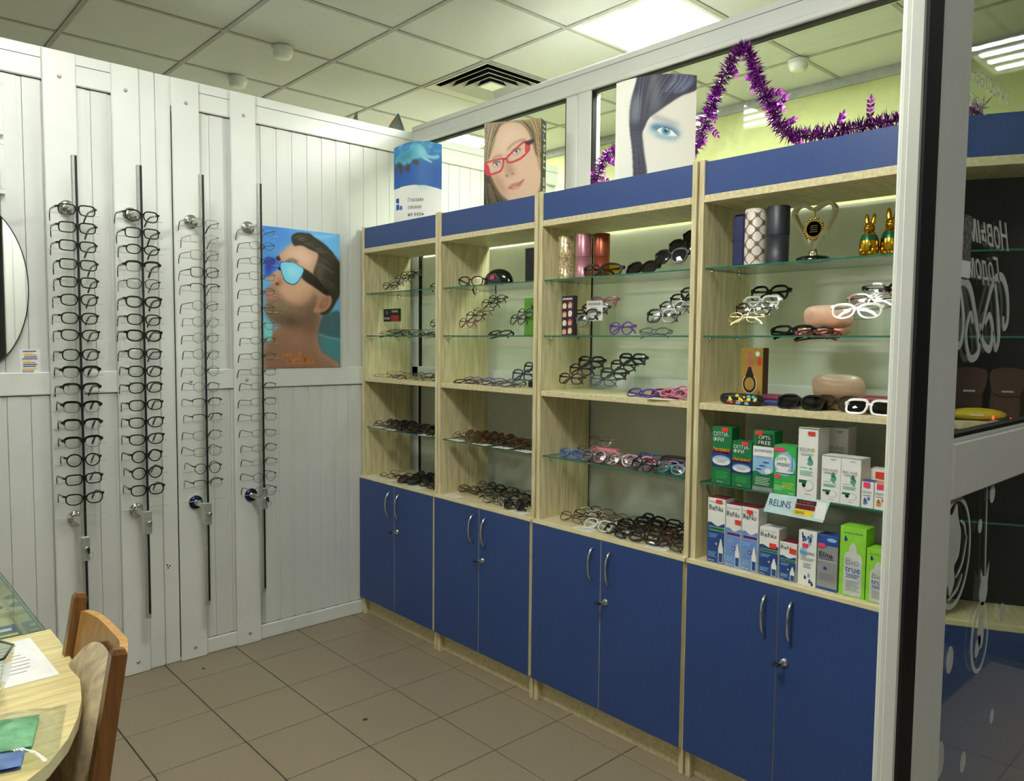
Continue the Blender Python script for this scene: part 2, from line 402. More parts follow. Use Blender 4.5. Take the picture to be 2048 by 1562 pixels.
# ---- glazed door and jamb at the entrance (y = -3.2)
DY = -3.2
jb = struct(MB().box((-1.112, DY, 0), (-1.06, DY+.018, 2.66), DOORP, .002).box((-1.106, DY+.018, 0), (-1.06, DY+.027, 2.66), DOORP, .002).build('door_frame'))
MB().box((-1.110, DY-.004, 0), (-1.060, DY-.0005, 2.66), BLACK).build('rubber_seal', jb)
d1 = struct(MB().box((-1.0585, DY-.006, .01), (-.982, DY+.05, 2.6), DOORP, .004).build('door_1'))
MB().box((-.982, DY-.003, .09), (-.942, DY+.04, 2.55), DOORP, .003).build('glazing_bead', d1)
MB().box((-.942, DY-.004, 1.264), (-.14, DY+.05, 1.352), DOORP, .004).build('middle_rail', d1)
MB().box((-.942, DY-.002, 1.352), (-.14, DY+.02, 1.358), DOORP).build('glazing_bead', d1)
MB().box((-.942, DY-.001, 1.358), (-.14, DY+.018, 1.364), BLACK).build('gasket', d1)
MB().box((-.982, DY-.006, .01), (-.14, DY+.05, .09), DOORP, .004).build('bottom_rail', d1)
MB().box((-.982, DY-.006, 2.55), (-.14, DY+.05, 2.6), DOORP, .004).build('top_rail', d1)
MB().box((-.14, DY-.006, .01), (-.06, DY+.05, 2.6), DOORP, .004).build('stile', d1)
MB().box((-.942, DY+.012, 1.364), (-.14, DY+.016, 2.55), DOORGLASS).build('pane', d1)
MB().box((-.942, DY+.012, .09), (-.14, DY+.016, 1.264), DOORGLASS).build('pane', d1)
struct(MB().box((-.06, DY, 0), (.36, DY+.05, 2.66), DOORP, .004).build('wall_front'))
# vinyl New Year decoration and a painted sign reflection on the door glass
VIN = mat('frosted_vinyl', (196, 200, 192), .6, var=.06, scale=25)
yv = DY+.0112
def ribbon(mb, pts, w, m=VIN, y=yv, th=.0006):
    P = smooth_poly(pts, 6, False); L_, R_ = [], []
    for i, p in enumerate(P):
        a = np.array(P[max(i-1, 0)]); b = np.array(P[min(i+1, len(P)-1)]); t = b-a; t = t/(np.linalg.norm(t)+1e-9); nn = np.array((-t[1], t[0]))
        f = i/(len(P)-1); ww = w*(.45+.55*math.sin(PI*min(max(f, .08), .92)))
        L_.append(np.array(p)+nn*ww/2); R_.append(np.array(p)-nn*ww/2)
    n = len(P); vs = [(q[0], y, q[1]) for q in L_]+[(q[0], y, q[1]) for q in R_]
    mb.add(vs, [(i, i+1, n+i+1, n+i) for i in range(n-1)], m)
sw = MB()
for pts in ([(-.936, 1.60), (-.905, 1.585), (-.88, 1.54), (-.885, 1.50), (-.91, 1.50), (-.92, 1.55), (-.90, 1.59), (-.86, 1.585), (-.83, 1.55), (-.80, 1.49), (-.84, 1.475), (-.865, 1.51), (-.85, 1.545), (-.835, 1.53)],
            [(-.80, 1.50), (-.77, 1.56), (-.74, 1.60), (-.70, 1.61), (-.665, 1.585), (-.655, 1.54), (-.675, 1.525), (-.68, 1.545)],
            [(-.80, 1.53), (-.78, 1.50), (-.745, 1.49), (-.735, 1.52), (-.755, 1.545), (-.775, 1.53)],
            [(-.735, 1.60), (-.715, 1.56), (-.70, 1.51), (-.715, 1.49), (-.73, 1.52)],
            [(-.94, 1.53), (-.93, 1.515), (-.945, 1.50)]): ribbon(sw, pts, .014)
sw.build('vinyl_scroll', d1)
tx = MB(); decal_text(tx, 'Новым', -.885, 1.655, .046, VIN, yv, shear=.5, flip=True, width=.215); decal_text(tx, 'Годом', -.88, 1.60, .04, VIN, yv, shear=.5, flip=True, width=.17); tx.build('vinyl_and_reflected_lettering', d1)
tx = MB(); decal_text(tx, 'КАЧЕСТВЕННО', -.945, 1.888, .022, VIN, yv, flip=True, width=.23); decal_text(tx, 'ЛЮБОЙ', -.94, 1.850, .02, VIN, yv, flip=True, width=.12); tx.build('vinyl_and_reflected_lettering', d1)  # mirrored words painted on the glass to imitate a reflected sign
fo = MB().box((-.941, yv-.002, 1.622), (-.868, yv, 1.690), mat('crinkled_foil', (196, 198, 192), .3, .8, scale=120, bump=1.0, var=.4)).box((-.93, yv-.003, 1.597), (-.87, yv, 1.622), PAPER).build('foil_patch', d1)
orn = MB()
ring = [(-.87+.072*math.cos(a), 1.172+.085*math.sin(a)) for a in [k*2*PI/28 for k in range(29)]]
ribbon(orn, [p for p in ring if p[0] > -.955], .010)
blob = smooth_poly([(-.935, 1.12), (-.915, 1.15), (-.92, 1.19), (-.905, 1.215), (-.915, 1.24), (-.89, 1.235), (-.87, 1.25), (-.86, 1.225), (-.845, 1.20), (-.85, 1.165), (-.87, 1.15), (-.865, 1.125), (-.885, 1.105), (-.895, 1.125), (-.915, 1.10)], 4)
for i in range(len(blob)): pass
cx_ = sum(p[0] for p in blob)/len(blob); cz_ = sum(p[1] for p in blob)/len(blob)
orn.add([(cx_, yv, cz_)]+[(p[0], yv, p[1]) for p in blob], [(0, i+1, (i+1) % len(blob)+1) for i in range(len(blob))], VIN)
ribbon(orn, [(-.86, 1.13), (-.83, 1.15), (-.815, 1.19)], .006); ribbon(orn, [(-.89, 1.10), (-.85, 1.11), (-.83, 1.13)], .006); ribbon(orn, [(-.85, 1.22), (-.83, 1.21), (-.82, 1.19)], .005)
orn.build('vinyl_bauble', d1)
o2 = MB(); ribbon(o2, [(-.722, 1.264), (-.717, 1.19), (-.711, 1.12), (-.711, 1.10)], .006)
flat(o2, ellipse(-.715, 1.078, .022, .026, 14), VIN, yv)
flat(o2, [(-.73, 1.09), (-.735, 1.12), (-.72, 1.10)], VIN, yv-.0002); flat(o2, [(-.708, 1.10), (-.69, 1.125), (-.695, 1.09)], VIN, yv-.0002)
ribbon(o2, [(-.722+.042*math.cos(a), .998+.058*math.sin(a)) for a in [k*2*PI/24 for k in range(25)]], .009)
flat(o2, ellipse(-.72, 1.01, .016, .034, 14, .2), VIN, yv-.0002); flat(o2, ellipse(-.732, .985, .012, .02, 10, -.5), VIN, yv-.0002)
o2.build('vinyl_bauble', d1)
for (cx, cz, rx, rz) in ((-.869, 1.0, .016, .022), (-.895, .847, .02, .03), (-.63, .829, .012, .014), (-.692, 1.242, .014, .016), (-.6, 1.012, .014, .018), (-.78, .80, .014, .018), (-.75, 1.195, .010, .012)):
    sn = MB(); flat(sn, ellipse(cx, cz, rx, rz, 18), VIN, yv); sn.build('vinyl_snowflake', d1)
# ================================================================== CABINETS
UN = ['cabinet beside the white panelled wall', 'second cabinet from the panelled wall', 'third cabinet from the panelled wall', 'cabinet holding lens solution boxes']
Z1, Z2, ZW, Z3, ZB = 1.745, 1.521, 1.297, 1.031, .767
ZT = 1.980           # top board
YU = [(-.020, -.690), (-.694, -1.357), (-1.366, -2.109), (-2.118, -2.783)]
handle_path = [(-.001, 0, .062), (-.012, 0, .058), (-.024, 0, .035), (-.028, 0, 0), (-.024, 0, -.035), (-.012, 0, -.058), (-.001, 0, -.062)]
def cabinet(name, label, width, rot, loc, dark=False, doors=2, D=.30):
    """built looking along -Y, left front corner at the origin, width along +X, depth along +Y"""
    t = thing(name, label, 'cabinet', loc, (0, 0, rot), 'display cabinets in a row')
    w = width; p = .019
    MB().box((0, 0, 0), (p, D, 2.095), WOOD, .0012).build('side_panel', t); MB().box((w-p, 0, 0), (w, D, 2.095), WOOD, .0012).build('side_panel', t)
    MB().box((p, .001, ZT-.024), (w-p, D, ZT), WOODH, .001).build('top_board', t)
    MB().box((p, .006, ZT), (w-p, .024, 2.088), BLUE, .001).build('fascia', t)
    MB().box((p, .003, ZW-.022), (w-p, D, ZW), WOODH, .001).build('wooden_shelf', t)
    MB().box((0, -.020, ZB-.012), (w, 0, ZB), EDGE).box((p, 0, ZB-.012), (w-p, D, ZB), WOODH).build('counter', t)
    MB().box((p, .03, 0), (w-p, .048, .098), WOODH).build('plinth', t)
    MB().box((p, .0485, .08), (w-p, D, .098), WOODH).build('bottom_board', t)
    if dark: MB().box((p, D-.012, .098), (w-p, D-.004, ZT-.024), mat('dark_backdrop', (16, 16, 18), .8)).build('dark_backing', t)  # dark sheet put in for the unlit view behind the cabinet
    for z in (Z1, Z2, Z3):
        gs = MB(); x0, x1, y0, y1 = p+.001, w-p-.001, .015, D-.01
        vs = [(x, y, q) for q in (z-.005, z) for y in (y0, y1) for x in (x0, x1)]
        gs.add(vs, [(0, 2, 3, 1), (4, 5, 7, 6)], SHELFG); gs.add(vs, [(0, 1, 5, 4), (2, 6, 7, 3), (0, 4, 6, 2), (1, 3, 7, 5)], SHELFE)
        go = gs.build('glass_shelf', t)
        for xx in (p+.006, w-p-.006):
            for yy in (.05, D*.73): MB().lathe([(.005, z-.014), (.005, z-.0055), (1e-6, z-.0055)], CHROME, 10, (xx, yy, 0)).build('shelf_clip', go)
    n = doors; g_ = .003; xs = [(.002, w/2-g_/2), (w/2+g_/2, w-.006)] if n == 2 else [(.002, w-.006)]
    for k, (a, b) in enumerate(xs):
        dr = MB(); dr.box((a, -.019, .10), (b, -.0195, ZB-.014), BLUE); dr.box((a, -.019, .10), (b, -.001, ZB-.014), EDGE)
        d = dr.build('door', t)
        hx = b-.038 if k == 0 else a+.045
        h = MB().tube([(q[1]+hx, q[0]-.0195, q[2]+.67-.015) for q in handle_path], [.0045, .005, .0048, .0045, .0048, .005, .0045], CHROME, 8).build('handle', d)
        if k == n-1 and n == 2:
            lk = MB().lathe([(.013, -.0195), (.012, -.025), (.008, -.028), (1e-6, -.028)], CHROME, 16, (a+.026, 0, .525), 1).build('lock', d)
            MB().box((a+.024, -.050, .519), (a+.028, -.028, .531), STEEL).box((a+.006, -.062, .5215), (a+.030, -.046, .5285), BLACK, .002).build('key', d)
    return t
labs = ['narrow maple and blue display cabinet beside the white panelled wall', 'maple and blue display cabinet, second from the panelled wall', 'wide maple and blue display cabinet, third from the panelled wall', 'wide maple and blue display cabinet stocked with lens solution boxes']
for (y0, y1), l in zip(YU, labs): cabinet('display_cabinet', l, y0-y1, FACE, (0, y0, 0))
U5 = math.radians(-90+27.5)
cabinet('display_cabinet', 'angled display cabinet with dark back behind the glazed door', .30, U5, (.028, -2.872, 0), True, 1, .19)
# chipped edge on the third cabinet
# ---- items inside the angled cabinet (local frame of that cabinet)
def in5(x, y): c, s = math.cos(U5), math.sin(U5); return (.028+x*c-y*s, -2.872+x*s+y*c)
LEATH = mat('brown_leather', (74, 48, 38), .5, scale=60, bump=.2)
for k, (x, l) in enumerate(((.075, 'tall brown leather spectacle case on the angled cabinet shelf, beside yellow case'), (.165, 'brown leather case with white clasp line on the angled cabinet shelf'), (.245, 'dark brown leather case at the far end of angled cabinet shelf'))):
    a = in5(x, .10); t = thing('leather_case', l, 'case', (a[0], a[1], ZW), (0, 0, U5))
    MB().box((-.036, -.014, 0), (.036, .014, .13), LEATH, .006).build('body', t)
    MB().prism(smooth_poly([(-.037, .135), (.037, .135), (.037, .085), (.02, .066), (-.02, .066), (-.037, .085)], 3), 1, -.0185, -.0142, LEATH).build('flap', t)
    MB().box((-.014, -.021, .074), (.014, -.0186, .079), CHROME).build('clasp', t)
a = in5(.085, .045); t = thing('spectacle_case', 'yellow hard spectacle case lying on the angled cabinet shelf', 'case', (a[0], a[1], ZW), (0, 0, U5+.1))
YEL = mat('yellow_shell', (222, 196, 40), .35)
MB().ball((0, 0, .0155), .075, YEL, 24, 10, 1, .38, .2).build('lower_shell', t); MB().ball((0, 0, .0175), .0745, YEL, 24, 10, 1, .37, .21).build('upper_shell', t)
MB().box((-.02, -.0285, .014), (.012, -.0275, .018), PAPER).build('label_strip', t)
sl = thing('fairy_lights', 'string of tiny coloured fairy lights in the angled cabinet', 'lights', (*in5(.1, .03), ZW))
wp = []
for k in range(16): wp.append((-.05+.013*k*math.cos(U5), .013*k*math.sin(U5)-.03+.006*math.sin(k*1.9), .004+.004*(k % 2)))
MB().tube(wp, .0012, mat('clear_wire', (200, 205, 200), .3), 5).build('wire', sl)
for k in (1, 4, 7, 10, 13, 15):
    c = [(40, 80, 255), (255, 60, 50), (40, 230, 120)][k % 3]
    MB().ball((wp[k][0], wp[k][1], wp[k][2]+.006), .003, emit('bulb%d' % (k % 3), c, 3), 8, 6, 1, 1, 1.8).build('bulb', sl)
# ================================================================== EYEGLASSES
FC = {  # frame finishes: colour, roughness, metallic
    'black': ((16, 16, 18), .25, 0), 'tortoise': ((58, 34, 22), .25, 0), 'brown': ((92, 54, 34), .3, 0), 'grey': ((96, 98, 102), .3, 0), 'silver': ((150, 150, 148), .25, 1), 'gold': ((176, 150, 96), .25, 1),
    'darkmetal': ((44, 42, 42), .3, .8), 'clear': ((214, 218, 214), .15, 0), 'white': ((236, 236, 230), .3, 0), 'pink': ((214, 120, 158), .3, 0), 'purple': ((92, 60, 150), .3, 0), 'blue': ((52, 104, 180), .3, 0),
    'teal': ((40, 130, 130), .3, 0), 'red': ((120, 24, 36), .3, 0), 'navy': ((30, 38, 70), .3, 0)}
def fm(c): return mat('frame_'+c, FC[c][0], FC[c][1], FC[c][2], scale=90 if c == 'tortoise' else 30, var=.4 if c == 'tortoise' else .05, coat=.3)
SUN = mat('sun_lens', (20, 20, 22), .06, spec=.8); SUNB = mat('sun_lens_brown', (60, 50, 26), .06, spec=.8); SUNY = glass('sun_lens_yellow', (232, 190, 30), 1.2); SUNG = glass('sun_lens_grey', (60, 60, 64), 1.4)
LN = {'lens': LENS, 'sun': SUN, 'sunb': SUNB, 'yellow': SUNY, 'fade': SUNG}
ST = {'rect': (.0262, .0168, 4.2, 0), 'soft': (.0258, .0185, 2.9, .2), 'oval': (.0248, .0160, 2.3, 0), 'round': (.0232, .0212, 2.05, 0), 'cat': (.0268, .0182, 2.4, 1.), 'square': (.0255, .0205, 3.6, 0), 'brow': (.0262, .0180, 3.0, .35), 'rimless': (.0248, .0172, 2.5, 0), 'wrap': (.0320, .0170, 2.6, .1), 'big': (.0285, .0225, 2.7, .3)}
def outline(style, n=26):
    a, b, e, cat = ST[style]; out = []
    for k in range(n):
        t = 2*PI*k/n; c, s = math.cos(t), math.sin(t)
        x = a*math.copysign(abs(c)**(2/e), c); z = b*math.copysign(abs(s)**(2/e), s)
        if cat and x > 0 and z > 0: z += .0065*cat*(x/a)**2*(z/b)**.5
        if x < 0 and z < 0: x *= (1-.16*(-z/b))
        elif z < 0: x *= (1-.06*(-z/b))
        out.append((x, z))
    return out
_G = {}
def glasses_parts(style, thick, fold, fc, lens, tc):
    key = (style, thick, fold, fc, lens, tc)
    if key in _G: return _G[key]
    m, mt = fm(fc), fm(tc); a, b, e, cat = ST[style]; O = outline(style); n = len(O); cxl = a+.0085
    wrap = 2.6 if style == 'wrap' else .9
    def yy(x): return wrap*x*x
    w = {0: .0015, 1: .0026, 2: .0041, 3: .0056}[thick]; d = {0: .0014, 1: .0026, 2: .0038, 3: .0046}[thick]
    half = style == 'brow'; rimless = style == 'rimless'
    F = MB()
    for sgn in (-1, 1):
        I, Oo = [], []
        for k in range(n):
            p = np.array(O[k]); q = np.array(O[(k+1) % n])-np.array(O[k-1]); nn = np.array((q[1], -q[0])); nn = nn/np.linalg.norm(nn)
            ww = w
            if half: ww = w*(1.25 if O[k][1] > .001 else .25)
            if rimless: ww = .0007
            if thick >= 2 and O[k][1] > 0: ww *= 1.25
            I.append(p); Oo.append(p+nn*ww)
        vs = []
        for k in range(n):
            dd = d*(.3 if (half and O[k][1] <= .001) else 1)
            for (p, y) in ((I[k], -dd/2), (Oo[k], -dd/2), (Oo[k], dd/2), (I[k], dd/2)):
                X = sgn*(cxl+p[0]); vs.append((X, yy(X)+y, p[1]))
        fs = []
        for k in range(n):
            j = (k+1) % n
            for s in range(4):
                r = (s+1) % 4; fs.append([k*4+s, k*4+r, j*4+r, j*4+s])
        F.add(vs, fs, m)
        # end piece to the hinge
        zt = b*.55+(.005*cat); xe = cxl+a*.93; xh = cxl+a+.0075
        hw = max(w, .0016)
        F.tube([(sgn*xe, yy(xe), zt), (sgn*xh, yy(xh)+.002, zt), (sgn*(xh+.0008), yy(xh)+.007, zt)], 1., m, flat=(hw*1.5, hw*1.7, (0, 0, 1)))
        if thick <= 1: F.tube([(sgn*.0095, yy(.01), -.001), (sgn*.0075, .005, -.004), (sgn*.0075, .0065, -.009)], .0011, fm('clear'), 4)
    zb = b*.30
    bt = [(-(cxl-a*.99), yy(.01), zb), (-.004, -.0005, zb+.0028), (.004, -.0005, zb+.0028), (cxl-a*.99, yy(.01), zb)]
    F.tube(bt, 1., m, flat=(max(d, .0014), max(w*1.3, .0014), (0, 0, 1)))
    if rimless or half or thick == 0: pass
    fr = F.mesh('rim_front'); out = {'front': fr, 'lens': [], 'temple': []}
    for sgn in (-1, 1):
        L_ = MB(); vs = [(sgn*cxl, yy(cxl)-.0016, 0)]
        for k in range(n): X = sgn*(cxl+O[k][0]*.5); vs.append((X, yy(X)-.0012, O[k][1]*.5))
        for k in range(n): X = sgn*(cxl+O[k][0]*1.0); vs.append((X, yy(X), O[k][1]*1.0))
        fs = [(0, 1+k, 1+(k+1) % n) for k in range(n)]+[(1+k, 1+n+k, 1+n+(k+1) % n, 1+(k+1) % n) for k in range(n)]
        if sgn < 0: fs = [f[::-1] for f in fs]
        L_.add(vs, fs, LN[lens], True); out['lens'].append(L_.mesh('lens'))
        T = MB(); x = cxl+a+.0083; z = b*.55+(.005*cat); y0 = yy(x)+.007
        hh = {0: .0028, 1: .0040, 2: .0066, 3: .0085}[thick]; tw = {0: .0020, 1: .0024, 2: .0036, 3: .0040}[thick]
        if fold:
            yo = .004 if sgn < 0 else .0085
            P = [(sgn*x, y0, z), (sgn*(x-.004), y0+yo, z), (sgn*(x-.05), y0+yo+.003, z-.001), (sgn*(x-.092), y0+yo+.004, z-.004), (sgn*(x-.112), y0+yo+.003, z-.014), (sgn*(x-.126), y0+yo+.002, z-.027)]
        else:
            P = [(sgn*x, y0, z), (sgn*(x-.001), y0+.04, z+.0005), (sgn*(x-.002), y0+.088, z), (sgn*(x-.004), y0+.105, z-.006), (sgn*(x-.007), y0+.122, z-.022), (sgn*(x-.010), y0+.132, z-.038)]
        R = [1.3, 1.0, .85, .9, 1., .85] if thick else [1, 1, 1, 1.6, 1.8, 1.6]
        T.tube(P, R, mt, flat=(tw, hh, (0, 0, 1)))
        out['temple'].append(T.mesh('temple'))
    _G[key] = out; return out
def glasses(label, loc, rot, style='rect', thick=2, fold=True, fc='black', lens='lens', tc=None, group=None, cat='eyeglasses', scale=1.0):
    p = glasses_parts(style, thick, fold, fc, lens, tc or fc)
    t = thing('sunglasses' if lens != 'lens' else 'eyeglasses', label, 'sunglasses' if lens != 'lens' else cat, loc, rot, group)
    if scale != 1: t.scale = (scale,)*3
    link_mesh('rim_front', p['front'], t)
    for m in p['lens']: link_mesh('lens', m, t)
    for m in p['temple']: link_mesh('temple', m, t)
    return t
SHN = {'rect': 'rectangular', 'soft': 'soft rectangular', 'oval': 'oval', 'round': 'round', 'cat': 'cat-eye', 'square': 'square', 'brow': 'half-rim', 'rimless': 'rimless', 'wrap': 'wraparound', 'big': 'large'}
CN = {'darkmetal': 'dark metal', 'silver': 'silver metal', 'gold': 'gold metal', 'tortoise': 'tortoiseshell'}
# ---- four wall rods with eyeglasses
RX = [-1.389, -1.149, -.894, -.630]; RYp = -.16
RL = ['rod nearest the round mirror', 'second rod from the mirror', 'rod next to poster-side rod', 'rod in front of the blue poster']
rowz = {0: [1.995, 1.926, 1.854, 1.781, 1.712, 1.643, 1.57, 1.503, 1.425, 1.355, 1.287, 1.215, 1.144, 1.074, 1.003, .926, .846], 1: [1.999, 1.929, 1.861, 1.789, 1.72, 1.644, 1.571, 1.504, 1.428, 1.355, 1.287, 1.213, 1.139, 1.068, .996, .925, .852],
        2: [1.998, 1.931, 1.859, 1.785, 1.716, 1.639, 1.568, 1.498, 1.425, 1.352, 1.281, 1.211, 1.142, 1.066, .992, .917, .847], 3: [1.991, 1.925, 1.856, 1.785, 1.714, 1.635, 1.561, 1.489, 1.417, 1.344, 1.276, 1.204, 1.131, 1.055, .986, .917, .848, .779]}
bk = 'black'
rs = {0: [('rect', 2, bk)]*5+[('soft', 2, bk), ('soft', 2, bk, 'brown'), ('cat', 2, bk, 'brown'), ('soft', 2, bk), ('brow', 3, bk), ('brow', 3, bk), ('brow', 3, bk), ('brow', 3, bk), ('brow', 3, bk), ('round', 2, bk), ('rect', 2, bk), ('cat', 2, bk)],
      1: [('soft', 2, bk), ('rect', 2, bk), ('oval', 2, bk), ('brow', 3, bk), ('soft', 1, 'darkmetal'), ('cat', 3, bk), ('soft', 2, bk), ('cat', 3, bk), ('soft', 2, bk), ('soft', 2, bk), ('soft', 2, bk), ('soft', 2, bk), ('cat', 2, bk), ('cat', 2, bk), ('round', 2, bk), ('round', 2, bk, 'red'), ('soft', 2, bk, 'red')],
      2: [('rect', 0, 'silver', bk), ('rimless', 0, 'silver'), ('square', 0, 'gold', bk), ('square', 1, bk), ('brow', 1, bk), ('round', 0, 'darkmetal'), ('round', 0, 'silver'), ('round', 0, 'darkmetal', bk), ('round', 0, 'darkmetal', bk), ('round', 0, 'darkmetal', bk), ('round', 0, 'purple', bk), ('brow', 1, bk), ('brow', 1, bk), ('soft', 0, 'silver', bk), ('soft', 0, 'silver', bk), ('round', 1, bk), ('brow', 1, bk)],
      3: [('rect', 0, 'silver'), ('oval', 0, 'darkmetal', bk), ('oval', 0, 'darkmetal', bk), ('rect', 0, 'silver', bk), ('oval', 0, 'silver', bk), ('round', 0, 'darkmetal', bk), ('round', 0, 'silver', bk), ('oval', 0, 'darkmetal', bk), ('oval', 0, 'darkmetal', bk), ('rect', 0, 'silver', bk), ('oval', 0, 'gold', bk), ('rect', 0, 'silver', bk), ('rect', 0, 'silver', bk), ('oval', 0, 'gold', bk), ('oval', 0, 'gold', bk), ('rimless', 0, 'darkmetal', bk), ('round', 0, 'darkmetal', bk), ('round', 0, 'darkmetal', bk)]}
rlab = ['tall silver eyeglass rod nearest the round mirror', 'tall silver eyeglass rod, second from the round mirror', 'tall silver eyeglass rod, second from the blue poster', 'tall silver eyeglass rod standing before the blue poster']
rshort = ['rod nearest the mirror', 'second rod from the mirror', 'second rod from the poster', 'rod before the blue poster']
for r in range(4):
    x = RX[r]
    t = thing('eyeglass_rod', rlab[r], 'display rod', (x, RYp, .29), group='wall rods holding eyeglasses')
    H = 1.922
    MB().box((-.0105, -.009, 0), (.0105, .009, H), STEEL, .002).build('rod', t)
    MB().box((.0, -.0102, .02), (.0085, -.0091, H-.002), BLACK).build('slot', t)
    for z in (2.022, .74):
        dd = DISCB if (r >= 2 and z < 1) else CHROME
        MB().lathe([(.032, .134), (.032, .128), (.028, .122), (.012, .120), (.010, .02), (.010, .009), (1e-6, .009)], CHROME, 24, (0, 0, z-.29), 1).build('wall_mount', t)
        MB().lathe([(.0315, .1275), (.030, .1215), (.0125, .1195)], dd, 24, (0, -.0006, z-.29), 1).build('mount_disc', t)
    kz = [.30, .37, .37, .405][r]
    lk = MB().box((-.016, -.024, kz), (.016, .012, kz+.10), STEEL, .003).build('lock_housing', t)
    MB().lathe([(.010, -.024), (.010, -.034), (.006, -.036), (1e-6, -.036)], CHROME, 14, (.004, 0, kz+.05), 1).build('lock', lk)
    if r in (0, 3):
        k = MB().box((.002, -.058, kz+.036), (.007, -.036, kz+.060), BLACK, .002)
        k.tube([(.008+.012*math.cos(a), -.05, kz+.03+.012*math.sin(a)) for a in [q*2*PI/14 for q in range(14)]], .0009, CHROME, 5, True); k.build('key', lk)
    zs = list(rowz[r])+([.783] if r < 3 else [])
    for z in zs:
        hb = MB().tube([(-.097, .010, z-.29-.014), (.093, .010, z-.29-.012)], .0012, STEEL, 6)
        hb.tube([(.006, -.0105, z-.29+.004), (.006, -.017, z-.29+.002), (.006, -.020, z-.29+.006)], .0016, CHROME, 6)
        hb.build('hanger_bar', t)
    for k, z in enumerate(rowz[r]):
        s = rs[r][k]; tc = s[3] if len(s) > 3 else None
        col = CN.get(s[2], s[2])
        side = ' with %s temples' % tc if tc and tc != bk and s[2] == bk else ''
        glasses('%s %s eyeglasses%s, %s from top, %s' % (col, SHN[s[0]], side, ORD[k], rshort[r]), (x+.001, RYp-.0235, z), (math.radians(random.uniform(-3, 3)), math.radians(random.uniform(-1.5, 1.5)), math.radians(random.uniform(-3, 3))), s[0], s[1], False, s[2], 'lens', tc, 'eyeglasses hanging on the ' + rshort[r], scale=1.03 if r < 2 else 1.0)
# ---- eyeglasses on the cabinet shelves
UL = ['panelled-wall cabinet', 'second cabinet from wall', 'third cabinet from wall', 'solution-box cabinet']
def put(u, shelf, zs, x, y, style, thick, fc, lens='lens', tilt=25, yaw=0., dz=0., extra='', tc=None, fold=True, label=None, scale=1.):
    b = ST[style][1]
    z = zs+(b+.004)*scale*math.cos(math.radians(tilt))+.002+dz
    kind = 'sunglasses' if lens != 'lens' else 'eyeglasses'
    l = label or '%s %s %s %s %s, %s' % (CN.get(fc, fc), SHN[style], kind, extra or 'lying on', shelf, UL[u])
    return glasses(l, (x, y, z), (math.radians(-tilt), 0, FACE+math.radians(yaw)), style, thick, fold, fc, lens, tc, '%s on the %s of the %s' % (kind, shelf, UL[u]), scale=scale)
def stair(u, shelf, zs, y, specs, x0=.05, dx=.042, z0=.028, dz=.030, yaw=0., w=.10, dy=0., which=''):
    """clear acrylic step stand with one pair on every step, steps rising towards the back"""
    n = len(specs)
    t = thing('acrylic_stand', 'clear acrylic ' + which, 'stand', (0, y, zs), group='acrylic stands')
    b = MB(); h = w/2
    for k in range(n):
        x = x0+k*dx; z = z0+k*dz; yo = dy*k
        b.box((x-.004, -h*.55+yo, z-.0035), (x+dx-.006, h*.55+yo, z-.0015), ACRYL)
        b.box((x+dx-.006, -h*.55+yo, z-.0035), (x+dx-.004, h*.55+yo, z+dz-.0015 if k < n-1 else z+.02), ACRYL)
    b.box((x0+.012, -.002, 0), (x0+.016, .002, z0-.0036), ACRYL); b.box((x0+n*dx-.006, -h*.5+dy*(n-1), 0), (x0+n*dx-.002, h*.5+dy*(n-1), z0+(n-1)*dz), ACRYL)
    b.build('steps', t)
    for k, s in enumerate(specs):
        st, th, fc = s[:3]; lens = s[3] if len(s) > 3 else 'lens'
        kind = 'sunglasses' if lens != 'lens' else 'eyeglasses'
        put(u, shelf, zs, x0+k*dx+.004, y+dy*k, st, th, fc, lens, 18, yaw+random.uniform(-5, 5), z0+k*dz-.002, label='%s %s %s, step %s, %s' % (CN.get(fc, fc), SHN[st], kind, ['one', 'two', 'three', 'four', 'five', 'six'][k], which))
def pile(u, shelf, zs, ys, xs, cols, styles, thick=(1, 2), lens=('lens',), tilt=(48, 62), skip=()):
    """rows of folded pairs leaning on one another"""
    for j, x in enumerate(xs):
        for i, y in enumerate(ys):
            if (i, j) in skip: continue
            put(u, shelf, zs, x+random.uniform(-.006, .006), y+random.uniform(-.012, .012)-(.03 if j % 2 else 0), random.choice(styles), random.choice(thick), random.choice(cols), random.choice(lens), random.uniform(*tilt), random.uniform(-14, 14), .002+.012*(j % 3 == 1)+.004*random.random(), extra='piled on')
GS1, GS2, WS, GS3, CT_ = 'top glass shelf', 'second glass shelf', 'wooden shelf', 'lowest glass shelf', 'counter'
thin = ['silver', 'darkmetal', 'gold', 'darkmetal']; darkc = ['black', 'black', 'tortoise', 'darkmetal', 'brown']
